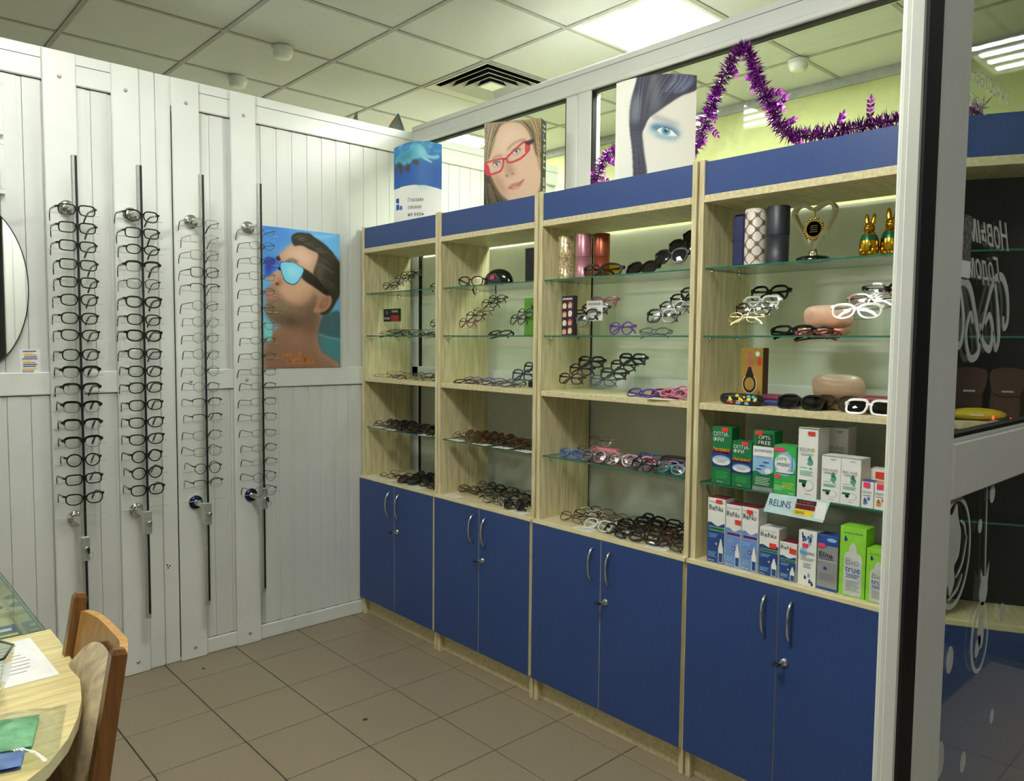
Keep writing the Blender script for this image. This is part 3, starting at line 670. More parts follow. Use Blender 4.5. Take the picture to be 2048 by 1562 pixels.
# cabinet 1
stair(0, GS1, Z1, -.205, [('oval', 1, 'darkmetal'), ('oval', 0, 'silver'), ('oval', 1, 'darkmetal'), ('rect', 1, 'darkmetal'), ('oval', 0, 'gold')], .05, .036, .018, .020, which='five-step stand above the brand plaque')
put(0, GS1, Z1, .08, -.60, 'rect', 1, 'darkmetal', tilt=40, yaw=10)
pile(0, GS2, Z2, [-.17, -.31, -.45, -.59], [.045, .085], darkc+thin, ['oval', 'rect', 'soft'], (0, 1), tilt=(60, 72))
stair(0, GS2, Z2, -.50, [('oval', 1, 'darkmetal'), ('oval', 1, 'darkmetal'), ('oval', 1, 'black')], .135, .036, .045, .03, which='three-step stand beside the brand plaque')
pile(0, WS, ZW, [-.16, -.30, -.44, -.58], [.045, .09], thin+['black'], ['oval', 'rect'], (0, 1), tilt=(58, 70))
pile(0, GS3, Z3, [-.13, -.27, -.41, -.55], [.05, .10, .15], ['black', 'black', 'darkmetal', 'grey'], ['oval', 'soft', 'rect'], (1, 2), ('lens', 'lens', 'fade', 'sun'))
pile(0, CT_, ZB, [-.17, -.31], [.05, .11], thin, ['oval', 'rect'], (0, 1), tilt=(55, 70), skip=((1, 0),))
pile(0, CT_, ZB, [-.40, -.55], [.04, .09, .15, .21], ['black', 'black', 'tortoise'], ['soft', 'big', 'wrap'], (2, 3), ('sun', 'fade', 'sun', 'lens'), tilt=(40, 55))
# cabinet 2
put(1, GS1, Z1, .06, -.86, 'soft', 2, 'black', tilt=10, yaw=20, fold=False)
stair(1, GS2, Z2, -.845, [('round', 1, 'red'), ('round', 1, 'darkmetal'), ('oval', 1, 'gold'), ('round', 1, 'tortoise'), ('oval', 1, 'black')], .045, .046, .035, .031, which='five-step stand under the black dome case')
stair(1, GS2, Z2, -1.185, [('round', 1, 'darkmetal'), ('round', 1, 'black'), ('oval', 1, 'black')], .05, .045, .045, .028, yaw=-10, which='three-step stand before the green box')
put(1, GS2, Z2, .055, -1.07, 'soft', 2, 'black', tilt=62, yaw=5)
pile(1, WS, ZW, [-.83, -.96, -1.09], [.045, .085], ['purple', 'tortoise', 'navy', 'grey'], ['oval', 'soft', 'rect'], (1, 2), tilt=(60, 70))
stair(1, WS, ZW, -1.17, [('square', 2, 'navy'), ('square', 2, 'black')], .10, .06, .03, .03, which='two-step stand by the flat grey box')
pile(1, GS3, Z3, [-.80, -.93, -1.06, -1.20], [.045, .095, .145, .195], ['brown', 'darkmetal', 'gold', 'tortoise', 'tortoise', 'red'], ['oval', 'soft', 'rect', 'round'], (0, 1, 2), ('lens', 'lens', 'lens', 'sunb'))
pile(1, CT_, ZB, [-.80, -.93, -1.06, -1.20], [.035, .08, .125, .17, .215, .255], ['darkmetal', 'darkmetal', 'silver', 'black', 'black', 'grey', 'tortoise'], ['oval', 'soft', 'rect', 'round'], (0, 1, 2), ('lens', 'lens', 'lens', 'fade'), tilt=(42, 60), skip=((0, 0), (1, 0)))
# cabinet 3
put(2, GS1, Z1, .045, -1.655, 'wrap', 3, 'black', 'yellow', 8, 8, fold=True, label='black wraparound sunglasses with yellow lenses on the top glass shelf', scale=1.1)
put(2, GS1, Z1, .07, -1.83, 'big', 3, 'black', 'sun', 35, -4, label='black sunglasses lying beside the yellow-lensed pair on the top shelf', scale=1.02)
stair(2, GS1, Z1, -1.935, [('big', 3, 'black', 'sun'), ('big', 3, 'black', 'sun'), ('round', 2, 'black', 'sun')], .10, .052, .035, .04, dy=-.02, which='sunglasses stand on the top shelf')
stair(2, GS2, Z2, -1.52, [('round', 2, 'grey'), ('soft', 2, 'black'), ('rect', 2, 'tortoise'), ('cat', 2, 'pink')], .055, .055, .035, .028, which='four-step stand beside the plum box')
put(2, GS2, Z2, .045, -1.76, 'round', 2, 'purple', tilt=12, yaw=-4, label='purple round eyeglasses standing on the second glass shelf of third cabinet')
put(2, GS2, Z2, .055, -1.905, 'oval', 1, 'grey', tilt=45, yaw=6)
stair(2, GS2, Z2, -1.92, [('square', 3, 'black'), ('round', 2, 'black'), ('square', 2, 'black'), ('soft', 2, 'black')], .075, .05, .048, .030, dy=-.012, which='four-step stand behind the purple round glasses')
stair(2, WS, ZW, -1.49, [('soft', 2, 'tortoise'), ('round', 2, 'black'), ('soft', 3, 'black')], .06, .06, .03, .033, which='three-step stand below the plum box')
stair(2, WS, ZW, -1.67, [('soft', 1, 'navy'), ('rect', 3, 'black'), ('soft', 2, 'black'), ('rect', 3, 'black')], .05, .058, .03, .028, which='four-step stand on the wooden shelf')
for k, (y, x, st, c) in enumerate(((-1.86, .045, 'soft', 'purple'), (-1.95, .075, 'rect', 'red'), (-1.98, .12, 'oval', 'blue'), (-2.0, .045, 'oval', 'pink'), (-2.03, .10, 'round', 'pink'))): put(2, WS, ZW, x, y, st, 2, c, tilt=50, yaw=random.uniform(-10, 10), extra='piled on', dz=.003*k)
for k, (y, x, st, c) in enumerate(((-1.50, .06, 'oval', 'blue'), (-1.535, .12, 'round', 'brown'), (-1.63, .05, 'round', 'grey'), (-1.66, .11, 'oval', 'red'), (-1.76, .06, 'round', 'grey'), (-1.80, .12, 'oval', 'pink'), (-1.80, .19, 'rect', 'blue'), (-1.88, .035, 'round', 'black'), (-1.90, .10, 'oval', 'red'), (-1.985, .06, 'oval', 'teal'), (-1.99, .115, 'oval', 'purple'), (-1.585, .18, 'round', 'brown'))): put(2, GS3, Z3, x, y, st, 2 if c != 'brown' else 1, c, tilt=34, yaw=random.uniform(-14, 14), extra='among colourful pairs on')
pile(2, CT_, ZB, [-1.50, -1.63], [.06, .11, .17, .23], ['tortoise', 'black', 'brown', 'grey', 'clear'], ['rect', 'soft', 'oval', 'big'], (1, 2), tilt=(40, 55), skip=((1, 0),))
pile(2, CT_, ZB, [-1.66], [.04], ['clear'], ['square'], (2,), tilt=(45, 50))
pile(2, CT_, ZB, [-1.77, -1.90, -2.02], [.035, .085, .14, .195, .245], ['black', 'black', 'black', 'tortoise'], ['rect', 'soft', 'big'], (2, 3), tilt=(42, 56))
# cabinet 4
stair(3, GS2, Z2, -2.265, [('oval', 0, 'gold'), ('soft', 2, 'tortoise'), ('rect', 3, 'white'), ('big', 3, 'black')], .05, .05, .04, .026, which='four-step stand below the patterned tube')
put(3, GS2, Z2, .05, -2.43, 'soft', 3, 'black', tilt=50, yaw=4); put(3, GS2, Z2, .095, -2.47, 'oval', 3, 'black', tilt=48, yaw=-8); put(3, GS2, Z2, .05, -2.51, 'oval', 2, 'red', tilt=66, yaw=12)
stair(3, GS2, Z2, -2.62, [('cat', 3, 'white'), ('soft', 2, 'red'), ('soft', 3, 'tortoise')], .06, .055, .05, .032, dy=-.02, yaw=8, which='three-step stand beside the peach case')
put(3, WS, ZW, .03, -2.475, 'big', 3, 'black', 'fade', 40, 4); put(3, WS, ZW, .075, -2.565, 'big', 2, 'tortoise', 'sunb', 35, -2)
put(3, WS, ZW, .02, -2.685, 'rect', 3, 'white', 'fade', 25, -4, scale=1.05, label='white rectangular sunglasses at the front of the wooden shelf')
# price cards along the shelf fronts
pc = MB().box((-.045, -.025, 0), (.045, .022, .0012), PAPER)
for q in range(3): pc.box((-.035, -.018+q*.012, .0012), (.02+.005*q, -.015+q*.012, .0014), mat('grey_print', (150, 150, 150), .6))
pcm = pc.mesh('price_card')
for u, zz, x, ys in ((0, ZB, .02, (-.12, -.24, -.50)), (0, Z3, .035, (-.12, -.26, -.56)), (0, WS and ZW, .035, (-.13,)), (1, ZB, .025, (-.79, -1.24)), (1, Z3, .035, (-.80, -.98, -1.12, -1.26)), (2, ZB, .02, (-1.62, -1.97)), (2, ZW, .02, (-1.97,))):
    for y in ys:
        o = link_mesh('price_card', pcm, None, (x, y, zz+.0005), (0, 0, FACE+random.uniform(-.1, .1)))
        tag(o, 'small white price card under the glasses in the %s' % UL[u], 'price card', 'white price cards on the shelves')
# ================================================================== OTHER GOODS IN THE CABINETS
def cab(name, label, cat, x, y, z, yaw=0., group=None): return thing(name, label, cat, (x, y, z), (0, 0, FACE+math.radians(yaw)), group)
GLIT = lambda n, c, c2: mat(n, c, .35, .5, scale=700, col2=c2, detail=2)
# upright case tubes, third cabinet
def case_tube(label, x, y, m, h=.175, r=.031, lid=.5, deco=None):
    t = cab('case_tube', label, 'case', x, y, Z1, group='upright spectacle tubes')
    MB().lathe([(r, 0), (r, h*lid-.0004), (1e-6, h*lid-.0004)], m, 28).build('body', t)
    MB().lathe([(r+.0008, h*lid), (r+.0008, h-.002), (r-.001, h), (1e-6, h)], m, 28).build('lid', t)
    return t
case_tube('pale gold patterned spectacle tube on the top shelf', .085, -1.437, mat('gold_pattern', (226, 216, 178), .3, .4, scale=120, col2=(150, 120, 70), detail=1))
case_tube('pink glitter spectacle tube between gold and copper tubes', .085, -1.532, GLIT('pink_glitter', (206, 150, 162), (140, 84, 100)))
case_tube('copper glitter spectacle tube beside the yellow-lensed sunglasses', .125, -1.592, GLIT('copper_glitter', (178, 92, 62), (120, 54, 34)))
# fourth cabinet top shelf
t = cab('spectacle_case', 'slim navy spectacle case standing beside the patterned tube', 'case', .10, -2.225, Z1)
MB().box((-.024, -.03, 0), (.024, .03, .172), mat('navy_case', (30, 40, 86), .5), .008).build('body', t); MB().box((-.0245, -.0305, .085), (.0245, .0305, .087), BLACK).build('seam', t)
t = cab('case_tube', 'white spectacle tube with dark mosaic pattern', 'case', .075, -2.284, Z1, group='upright spectacle tubes')
MB().lathe([(.0335, 0), (.0335, .177), (.031, .18), (1e-6, .18)], mat('ivory_case', (226, 216, 204), .4), 40).build('body', t)
lat = MB(); R_ = .0342; dk = mat('mosaic_ink', (60, 48, 46), .5); tn = mat('mosaic_tan', (176, 140, 110), .5)
def cyl(a, z): return (R_*math.sin(a), -R_*math.cos(a), z)
for s in (-1, 1):
    for q in range(-3, 7):
        P = [(a, q*.045+s*a*.034) for a in np.linspace(-1.5, 1.5, 14)]
        P = [p for p in P if .002 < p[1] < .176]
        if len(P) > 2: lat.tube([cyl(*p) for p in P], .0011, dk, 4)
for q in range(-1, 5):
    for a in (-1.32, -.66, 0, .66, 1.32):
        k = round(a/.66); z = q*.045+(.0225 if k % 2 else 0)+.0005
        if not .012 < z < .168: continue
        for rr, mm in ((.0078, dk), (.0070, tn), (.0022, dk)):
            rr2 = R_+(.0002 if rr > .008 else .0005 if rr > .005 else .0008)
            pts = [((rr2)*math.sin(a+rr/R_*math.cos(b)), -(rr2)*math.cos(a+rr/R_*math.cos(b)), z+rr*math.sin(b)) for b in [i*2*PI/12 for i in range(12)]]
            lat.add(pts, [list(range(12))], mm)
lat.build('mosaic_print', t)
case_tube('dark charcoal spectacle tube beside the heart trophy', .075, -2.362, mat('charcoal_case', (36, 40, 48), .45), .18, .034)
# heart trophy
GOLD = mat('gold_plate', (206, 178, 92), .22, 1., var=.1); PGOLD = mat('pale_gold', (222, 214, 182), .12, 1., var=.05)
t = cab('trophy', 'open heart trophy with round gold medal on black foot', 'trophy', .07, -2.482, Z1)
MB().lathe([(.052, 0), (.052, .008), (.040, .015), (1e-6, .015)], mat('black_plinth', (14, 14, 14), .15), 8).build('foot', t)
MB().lathe([(.016, .015), (.013, .026), (.013, .034), (1e-6, .034)], PGOLD, 20).build('stem', t)
hp = [(0, .034), (.020, .062), (.044, .105), (.062, .142), (.060, .160), (.046, .170), (.026, .168), (0, .155), (-.026, .168), (-.046, .170), (-.060, .160), (-.062, .142), (-.044, .105), (-.020, .062)]
hs = smooth_poly(hp, 5)
MB().tube([(p[0], 0, p[1]) for p in hs], 1., PGOLD, closed=True, flat=(.009, .024, (0, 1, 0))).build('heart', t)
md = MB().lathe([(.028, -.003), (.028, .003)], GOLD, 32, (0, 0, .098), 1)
md.lathe([(.0225, -.0045), (1e-6, -.0045)], mat('medal_face', (226, 210, 140), .5, .4), 32, (0, 0, .098), 1)
for k in range(22): a = 2*PI*k/22; md.ball((.028*math.cos(a), 0, .098+.031*math.sin(a)*1.0), .0042, GOLD, 8, 6)
md.tube([(0, 0, .126), (0, 0, .156)], .003, GOLD, 8)
for q in range(4): md.box((-.012+.002*(q % 2), -.0049, .088+q*.006), (.012, -.0046, .0895+q*.006), mat('engraving', (120, 100, 50), .5))
md.build('medal', t)
# gold rabbits
GF = mat('gold_foil', (216, 172, 50), .2, 1., scale=60, var=.15, bump=.3); GRN = mat('green_print', (30, 92, 62), .3, .5); RED = mat('red_ribbon', (150, 30, 32), .5)
for k, (x, y, s, l) in enumerate(((.05, -2.655, 1.08, 'small gold foil rabbit with red collar on the top shelf'), (.085, -2.702, 1.22, 'larger gold foil rabbit with green coat on the top shelf'))):
    t = cab('foil_rabbit', l, 'rabbit figure', x, y, Z1, 12); t.scale = (s, s, s)
    b = MB(); b.lathe([(.02, 0), (.028, .004), (.031, .02), (.029, .04), (.022, .056), (.016, .064), (1e-6, .066)], GF, 20, sx=.8)
    b.ball((0, -.004, .074), .0165, GF, 16, 10, .85, 1.15, .95); b.ball((0, -.021, .070), .008, GF, 10, 8)
    for sx in (-1, 1):
        b.tube([(sx*.006, .002, .084), (sx*.008, .006, .096), (sx*.009, .008, .108), (sx*.009, .009, .113)], [.0055, .0062, .005, .002], GF, 10)
        b.ball((sx*.014, -.016, .014), .011, GF, 10, 8, .7, 1.1, 1); b.ball((sx*.008, -.024, .006), .007, GF, 10, 8, .9, 1.3, .8)
    b.build('body', t)
    MB().lathe([(.0168, .057), (.0178, .060), (.0168, .063)], RED, 20, sx=.85).build('collar', t)
    if 1: MB().lathe([(.0295, .040), (.0268, .048), (.0225, .056)], GRN, 20, sx=.8).build('green_coat', t)
    for sx in (-1, 1): MB().ball((sx*.009, -.017, .078), .0022, BLACK, 8, 6).build('eye', t)
# first cabinet: brand plaque
t = cab('brand_plaque', 'small black and red brand plaque on clear stand', 'plaque', .10, -.155, Z2)
MB().box((-.05, .004, .0), (.05, .03, .002), ACRYL).box((-.05, .004, .002), (.05, .006, .062), ACRYL).build('clear_stand', t)
p = MB().box((-.062, -.004, .062), (.062, .006, .118), INK, .001); p.box((.0, -.0045, .063), (.061, -.004, .089), mat('plaque_red', (150, 34, 30), .4))
for a, z, bb in ((-.056, .072, 'TED BAKER'), (.006, .102, 'TED BAKER')): decal_text(p, bb, a, z, .009, PAPER, -.0052, width=.048)
decal_text(p, 'TB', -.045, .094, .014, mat('grey_print', (150, 150, 150), .6), -.0052); p.build('plaque', t)
t.scale = (1.2, 1.2, 1.2)
# second cabinet: black dome case, black box, green box, flat box
t = cab('spectacle_case', 'glossy black dome spectacle case with pink price tag', 'case', .12, -.985, Z1)
DC = mat('glossy_black', (16, 18, 18), .14, coat=.5)
dm_ = MB(); n = 22; prof = []
dm_.lathe([(.094, .002), (.094, .012), (.088, .035), (.072, .056), (.045, .070), (.02, .076), (1e-6, .077)], DC, 28, sy=.38); dm_.build('upper_shell', t)
MB().lathe([(.090, 0), (.0955, .004), (.0955, .0085), (.09, .0115)], DC, 28, sy=.38).build('lower_shell', t)
MB().box((-.012, -.0375, .028), (.012, -.0345, .044), PINKS).build('price_tag', t)
t = cab('gift_box', 'tall black box at the end of the top glass shelf', 'box', .13, -1.225, Z1); MB().box((-.045, -.03, 0), (.045, .03, .15), mat('matt_black', (20, 20, 22), .5), .002).build('carton', t); MB().box((-.0452, -.0305, .11), (.0452, .0302, .1107), INK).build('lid_seam', t)
t = cab('gift_box', 'light green upright box on the second glass shelf', 'box', .175, -1.155, Z2); MB().box((-.034, -.022, 0), (.034, .022, .165), mat('apple_green', (108, 168, 62), .5), .002).build('carton', t); MB().box((-.0345, -.0224, .14), (.0345, -.022, .1405), mat('green_seam', (70, 120, 40), .5)).build('lid_seam', t)
t = cab('flat_box', 'flat dark grey spectacle box behind glasses on wooden shelf', 'box', .17, -1.25, ZW); MB().box((-.065, -.05, 0), (.065, .05, .028), mat('dark_grey_card', (52, 54, 50), .5), .003).build('carton', t); MB().box((-.0655, -.0505, .017), (.0655, .0505, .018), BLACK).build('lid_seam', t)
# third cabinet: dark printed box, sign, cases
t = cab('printed_box', 'narrow dark plum box with candy-coloured print', 'box', .06, -1.485, Z2)
b = MB().box((-.032, -.012, 0), (.032, .012, .158), mat('plum_card', (48, 26, 36), .45), .001); b.build('carton', t)
pr = MB(); [pr.box((-.026+.0075*q_, -.0127, .142), (-.021+.0075*q_, -.0124, .149), PAPER) for q_ in range(7)]
for q in range(4):
    z = .118-q*.034; c = [(236, 190, 120), (226, 120, 100), (240, 226, 200), (220, 90, 80)]
    for w_ in range(2):
        flat(pr, ellipse(-.016+.03*w_, z+.004*w_, .011, .012, 14), mat('dot%d' % ((q+w_) % 4), c[(q+w_) % 4], .5), -.0125)
        for s in range(3): pr.box((.004-.03*w_+s*.007, -.0127, z-.01), (.007-.03*w_+s*.007, -.0124, z+.006), PAPER)
pr.build('printed_front', t)
t = cab('sign_card', 'white lettered card behind the glasses on the second shelf', 'sign', .13, -1.555, Z2)
s_ = MB().box((-.042, -.001, .06), (.042, .001, .14), PAPER).box((-.03, .001, 0), (.03, .003, .10), ACRYL).box((-.03, -.02, 0), (.03, .003, .002), ACRYL); s_.build('card', t)
pr = MB()
for q_ in range(13): pr.box((-.034+.0053*q_, -.0014, .122), (-.0305+.0053*q_, -.001, .129+.002*(q_ % 3)), mat('grey_print', (150, 150, 150), .6))
for q_ in range(6): pr.box((-.018+.006*q_, -.0014, .104), (-.0145+.006*q_, -.001, .114), mat('grey_print', (150, 150, 150), .6))
pr.build('lettering', t)
def clam(label, x, y, z, c, w=.155, h=.03, d=.06, yaw=0, c2=None, lidang=None, name='spectacle_case'):
    t = cab(name, label, 'case', x, y, z, yaw); m = mat('shell_%d_%d_%d' % c, c, .35, coat=.2); m2 = c2 and mat('shell_%d_%d_%d' % c2, c2, .35, coat=.2) or m
    def shell(z0, z1, up):
        pr_ = [(.0, z0), (.985, z0), (1., z0+(z1-z0)*.2), (.97, z0+(z1-z0)*.6), (.86, z0+(z1-z0)*.9), (.7, z1), (0, z1)]
        if not up: pr_ = [(.0, z0), (.72, z0), (.88, z0+(z1-z0)*.15), (.98, z0+(z1-z0)*.5), (1., z1), (0, z1)]
        b = MB(); n = 28; vs = []
        for r, hh in pr_:
            for k in range(n):
                a = 2*PI*k/n; cc, ss = math.cos(a), math.sin(a); e = 2/3.4
                vs.append((w/2*max(r, 1e-4)*math.copysign(abs(cc)**e, cc), d/2*max(r, 1e-4)*math.copysign(abs(ss)**e, ss), hh))
        fs = []
        for i in range(len(pr_)-1):
            for k in range(n): l = (k+1) % n; fs.append([i*n+k, i*n+l, (i+1)*n+l, (i+1)*n+k])
        b.add(vs, fs, m if not up else m2, True); return b
    shell(0, h*.5-.0003, False).build('lower_shell', t)
    L_ = shell(h*.5, h, True)
    if lidang:
        M = Matrix.Translation((0, d/2, h*.5)) @ Matrix.Rotation(math.radians(-lidang), 4, 'X') @ Matrix.Translation((0, -d/2, -h*.5)); L_.xform(M)
    L_.build('lid', t); return t
clam('dusty pink spectacle case with metal glasses resting on top', .17, -1.59, Z3, (206, 122, 132), .14, .042, .055, 6)
put(2, GS3, Z3, .16, -1.57, 'round', 0, 'silver', tilt=30, dz=.043, label='small silver round eyeglasses resting on the dusty pink case')
clam('orange spectacle case with black patterned lid', .16, -1.945, Z3, (224, 96, 36), .145, .046, .06, -4, (36, 30, 34))
t = cab('cloth_ball', 'small dark blue ball at the end of the lowest glass shelf', 'ball', .14, -2.07, Z3); MB().ball((0, 0, .017), .017, mat('dark_blue_cloth', (28, 36, 96), .5), 16, 10).lathe([(.0175, .0165), (.0178, .017), (.0175, .0175)], BLACK, 16).build('ball', t)
# fourth cabinet, second glass shelf: peach case with raised lid ; wooden shelf goods
clam('open peach spectacle case behind the black glasses', .14, -2.49, Z2, (226, 168, 138), .155, .045, .075, 4, (236, 194, 164), 76)
t = cab('magnifier_box', 'gold and brown carton picturing a magnifying glass', 'box', .12, -2.268, ZW, -4)
GB = mat('gold_card', (186, 146, 70), .35, .3); b = MB().box((-.042, -.016, 0), (.042, .016, .185), GB, .001).box((.0421, -.0155, .001), (.0424, .0155, .184), mat('brown_card', (84, 44, 30), .5)); b.build('carton', t)
pr = MB(); dkb = mat('magnifier_black', (22, 22, 26), .4); ft = mat('flesh_handle', (190, 116, 84), .4)
ho = PAPER
flat(pr, ellipse(-.006, .066, .027, .032, 24), ho, -.0166); flat(pr, ellipse(-.006, .066, .025, .030, 24), dkb, -.0168); flat(pr, ellipse(-.006, .066, .0185, .0215, 24), GB, -.0170)
flat(pr, [(-.022, .09), (.010, .09), (-.001, .122), (-.011, .122)], dkb, -.0169); pr.box((-.014, -.0170, .122), (.002, -.0166, .174), ft)
flat(pr, ellipse(.022, .165, .008, .008, 16), PAPER, -.0166); pr.box((.023, -.0170, .128), (.037, -.0166, .152), REDS); flat(pr, ellipse(-.002, .012, .014, .011, 16), PAPER, -.0166)
decal_text(pr, 'MAGNIFIER', .035, .004, .010, INK, -.0168, width=.04, vertical=True); pr.build('printed_front', t)
t = clam('purple and blue spectacle case lying behind the dotted case', .11, -2.37, ZW, (58, 72, 140), .15, .036, .055, -8, (112, 44, 74))
t = clam('black spectacle case with bright coloured dots', .045, -2.27, ZW, (20, 18, 26), .155, .036, .055, -4)
dots = MB()
for k in range(26):
    u = random.uniform(-.066, .066); vv = random.uniform(.006, .030)
    c = [(240, 214, 60), (236, 236, 230), (226, 120, 200), (70, 190, 200), (220, 60, 60), (240, 214, 60)][k % 6]
    edge = .0300-.003*abs(vv-.017)/.013-max(0, abs(u)-.05)*.5
    dots.ball((u, -edge+.003, vv), .0055 if k % 3 else .008, mat('dot_%d' % (k % 6), c, .4), 10, 6, 1, .5, .8)
dots.build('coloured_dots', t)
clam('open beige spectacle case holding brown sunglasses', .13, -2.53, ZW, (190, 160, 128), .165, .045, .085, 2, (206, 178, 148), 78)
clam('glossy dark red spectacle case at the cabinet end', .10, -2.692, ZW, (110, 34, 44), .13, .05, .06, 0, (128, 60, 66))
# ---- lens-care cartons of the fourth cabinet
def carton(name, label, yl, z, w, h, d, x, base, art, top=None, side=None):
    t = cab(name, label, 'box', x+d/2, yl-w/2, z, random.uniform(-2, 2), 'lens solution boxes')
    b = MB().box((-w/2, -d/2, 0), (w/2, d/2, h), base, .0008)
    if top: b.box((-w/2+.0005, -d/2+.0005, h+.0001), (w/2-.0005, d/2-.0005, h+.0006), top)
    if side: b.box((w/2+.0001, -d/2+.0005, .0005), (w/2+.0005, d/2-.0005, h-.0005), side)
    b.build('carton', t); STK[0] = MB(); a = MB(); art(a, w, h, -d/2)
    if a.f: a.build('printed_front', t)
    if STK[0].f: STK[0].build('price_sticker', t)
    return t
STK = [MB()]
def rc(a, w, h, yf, u0, u1, v0, v1, m, k=1):
    if m in (REDS, PINKS): a = STK[0]; yf -= .0016
    a.box((-w/2+u0*w, yf-.0002*k-.0001, v0*h), (-w/2+u1*w, yf-.0001, v1*h), m)
def tx_(a, w, h, yf, s, u, v, hh, m, wid=None, k=6, sh=0, al='L'): decal_text(a, s, -w/2+u*w, v*h, hh*h, m, yf-.0002*k-.0002, None if wid is None else wid*w, sh, al)
def el(a, w, h, yf, u, v, ru, rv, m, k=3): flat(a, ellipse(-w/2+u*w, v*h, ru*w, rv*h, 20), m, yf-.0002*k-.0002)
def lines(a, w, h, yf, u0, u1, v, n, m, k=3, dv=.022):
    for q in range(n): rc(a, w, h, yf, u0+.03*(q % 2), u1-.05*(q % 3), v-q*dv, v-q*dv+.008, m, k)
def wave(a, w, h, yf, v, m, k=2, amp=.03, v0=.005):
    P = [(-w/2+.001, v0*h)]+[(-w/2+.001+(w-.002)*i/10, (v+amp*math.sin(i*.75+.4))*h) for i in range(11)]+[(w/2-.001, v0*h)]
    flat(a, P, m, yf-.0002*k-.0002)
def drop(a, w, h, yf, u, v, r, m, k=4):
    P = [(u+r*1.0*math.cos(t), v*1.0+r*math.sin(t)*w/h) for t in [PI*(1.22+1.56*i/14) for i in range(15)]][:]
    P = [(-w/2+p[0]*w, p[1]*h) for p in P]+[(-w/2+u*w, (v+2.1*r*w/h)*h)]
    flat(a, P, m, yf-.0002*k-.0002)
GR = mat('carton_green', (24, 116, 66), .4); GR2 = mat('carton_light_green', (60, 178, 84), .4); DKB = mat('carton_dark_blue', (38, 52, 116), .4); LB = mat('carton_light_blue', (150, 196, 232), .4); DR = mat('carton_dark_red', (130, 28, 34), .4); YL = mat('carton_yellow', (246, 216, 60), .4)
CW = mat('carton_white', (238, 239, 234), .4, var=.02); NV = mat('renu_blue', (36, 74, 140), .4); LV = mat('renu_lilac', (112, 150, 214), .4); GY = mat('carton_grey', (168, 170, 174), .3, .3); LG = mat('biotrue_green', (146, 216, 62), .4); PG = mat('print_grey', (140, 146, 146), .5); VIO = mat('print_violet', (92, 56, 128), .4); MAR = mat('maroon', (120, 30, 50), .45)
def a_express(a, w, h, y):
    rc(a, w, h, y, .16, .84, .52, .60, DR, 2); rc(a, w, h, y, .02, .98, .565, .63, DR, 2)
    rc(a, w, h, y, .01, .99, .30, .575, DKB, 2)
    for q in range(3): el(a, w, h, y, .5, .44-.02*q, .50-.03*q, .105-.02*q, [INKB, LB, CW][q], 3+q)
    tx_(a, w, h, y, 'ОПТИ-', .08, .84, .075, CW, .78); tx_(a, w, h, y, 'ФРИ', .08, .745, .075, CW, .52); tx_(a, w, h, y, 'Экспресс', .05, .585, .06, YL, .88, 7, .3)
    tx_(a, w, h, y, 'ДЛИТЕЛЬНЫЙ', .5, .42, .025, DKB, .6, 8, 0, 'C'); tx_(a, w, h, y, 'КОМФОРТ', .5, .385, .025, DKB, .4, 8, 0, 'C')
    lines(a, w, h, y, .2, .85, .22, 6, GR2); tx_(a, w, h, y, 'Alcon', .3, .035, .035, CW); rc(a, w, h, y, .5, .82, .93, .995, REDS, 6)
def a_free(a, w, h, y):
    rc(a, w, h, y, .01, .99, .0, .07, GY, 2); rc(a, w, h, y, .01, .99, .28, .74, LB, 2); wave(a, w, h, y, .30, GR, 3, .03, .07); rc(a, w, h, y, .01, .99, .58, .74, CW, 3)
    rc(a, w, h, y, .2, .95, .75, .955, mat('carton_deep_green', (10, 72, 42), .4), 3)
    tx_(a, w, h, y, 'OPTI-', .26, .86, .065, CW, .58); tx_(a, w, h, y, 'FREE', .26, .775, .065, CW, .58); tx_(a, w, h, y, 'puremoist', .1, .65, .06, INKB, .82)
    for q in range(3): el(a, w, h, y, .3+.17*q, .36+.06*q, .16, .012, INKB, 4)
    el(a, w, h, y, .74, .34, .16, .045, CW, 4); lines(a, w, h, y, .14, .9, .57, 2, PG, 4); lines(a, w, h, y, .14, .85, .22, 5, CW, 4, .028); tx_(a, w, h, y, 'Alcon', .4, .02, .03, PG); rc(a, w, h, y, .12, .45, .93, .995, REDS, 6)
def a_moist(a, w, h, y):
    el(a, w, h, y, .5, .62, .48, .24, LB, 2); el(a, w, h, y, .42, .64, .36, .17, CW, 3)
    el(a, w, h, y, .80, .62, .05, .20, INKB, 4); el(a, w, h, y, .79, .63, .035, .18, LB, 5); el(a, w, h, y, .55, .45, .42, .03, INKB, 4); el(a, w, h, y, .5, .465, .42, .025, CW, 5)
    tx_(a, w, h, y, 'ОПТИ-ФРИ', .18, .84, .045, CW, .5, 7); tx_(a, w, h, y, 'pure', .14, .70, .10, GR2, .44, 8); tx_(a, w, h, y, 'moist', .16, .58, .10, INKB, .58, 8)
    el(a, w, h, y, .2, .36, .13, .045, PINKS, 5); lines(a, w, h, y, .4, .95, .24, 4, YL, 3, .035); lines(a, w, h, y, .05, .5, .16, 3, CW, 3, .035); tx_(a, w, h, y, 'Alcon', .72, .03, .035, CW); rc(a, w, h, y, .03, .5, .88, .955, PINKS, 8)
TG = mat('relins_teal', (90, 172, 146), .45)
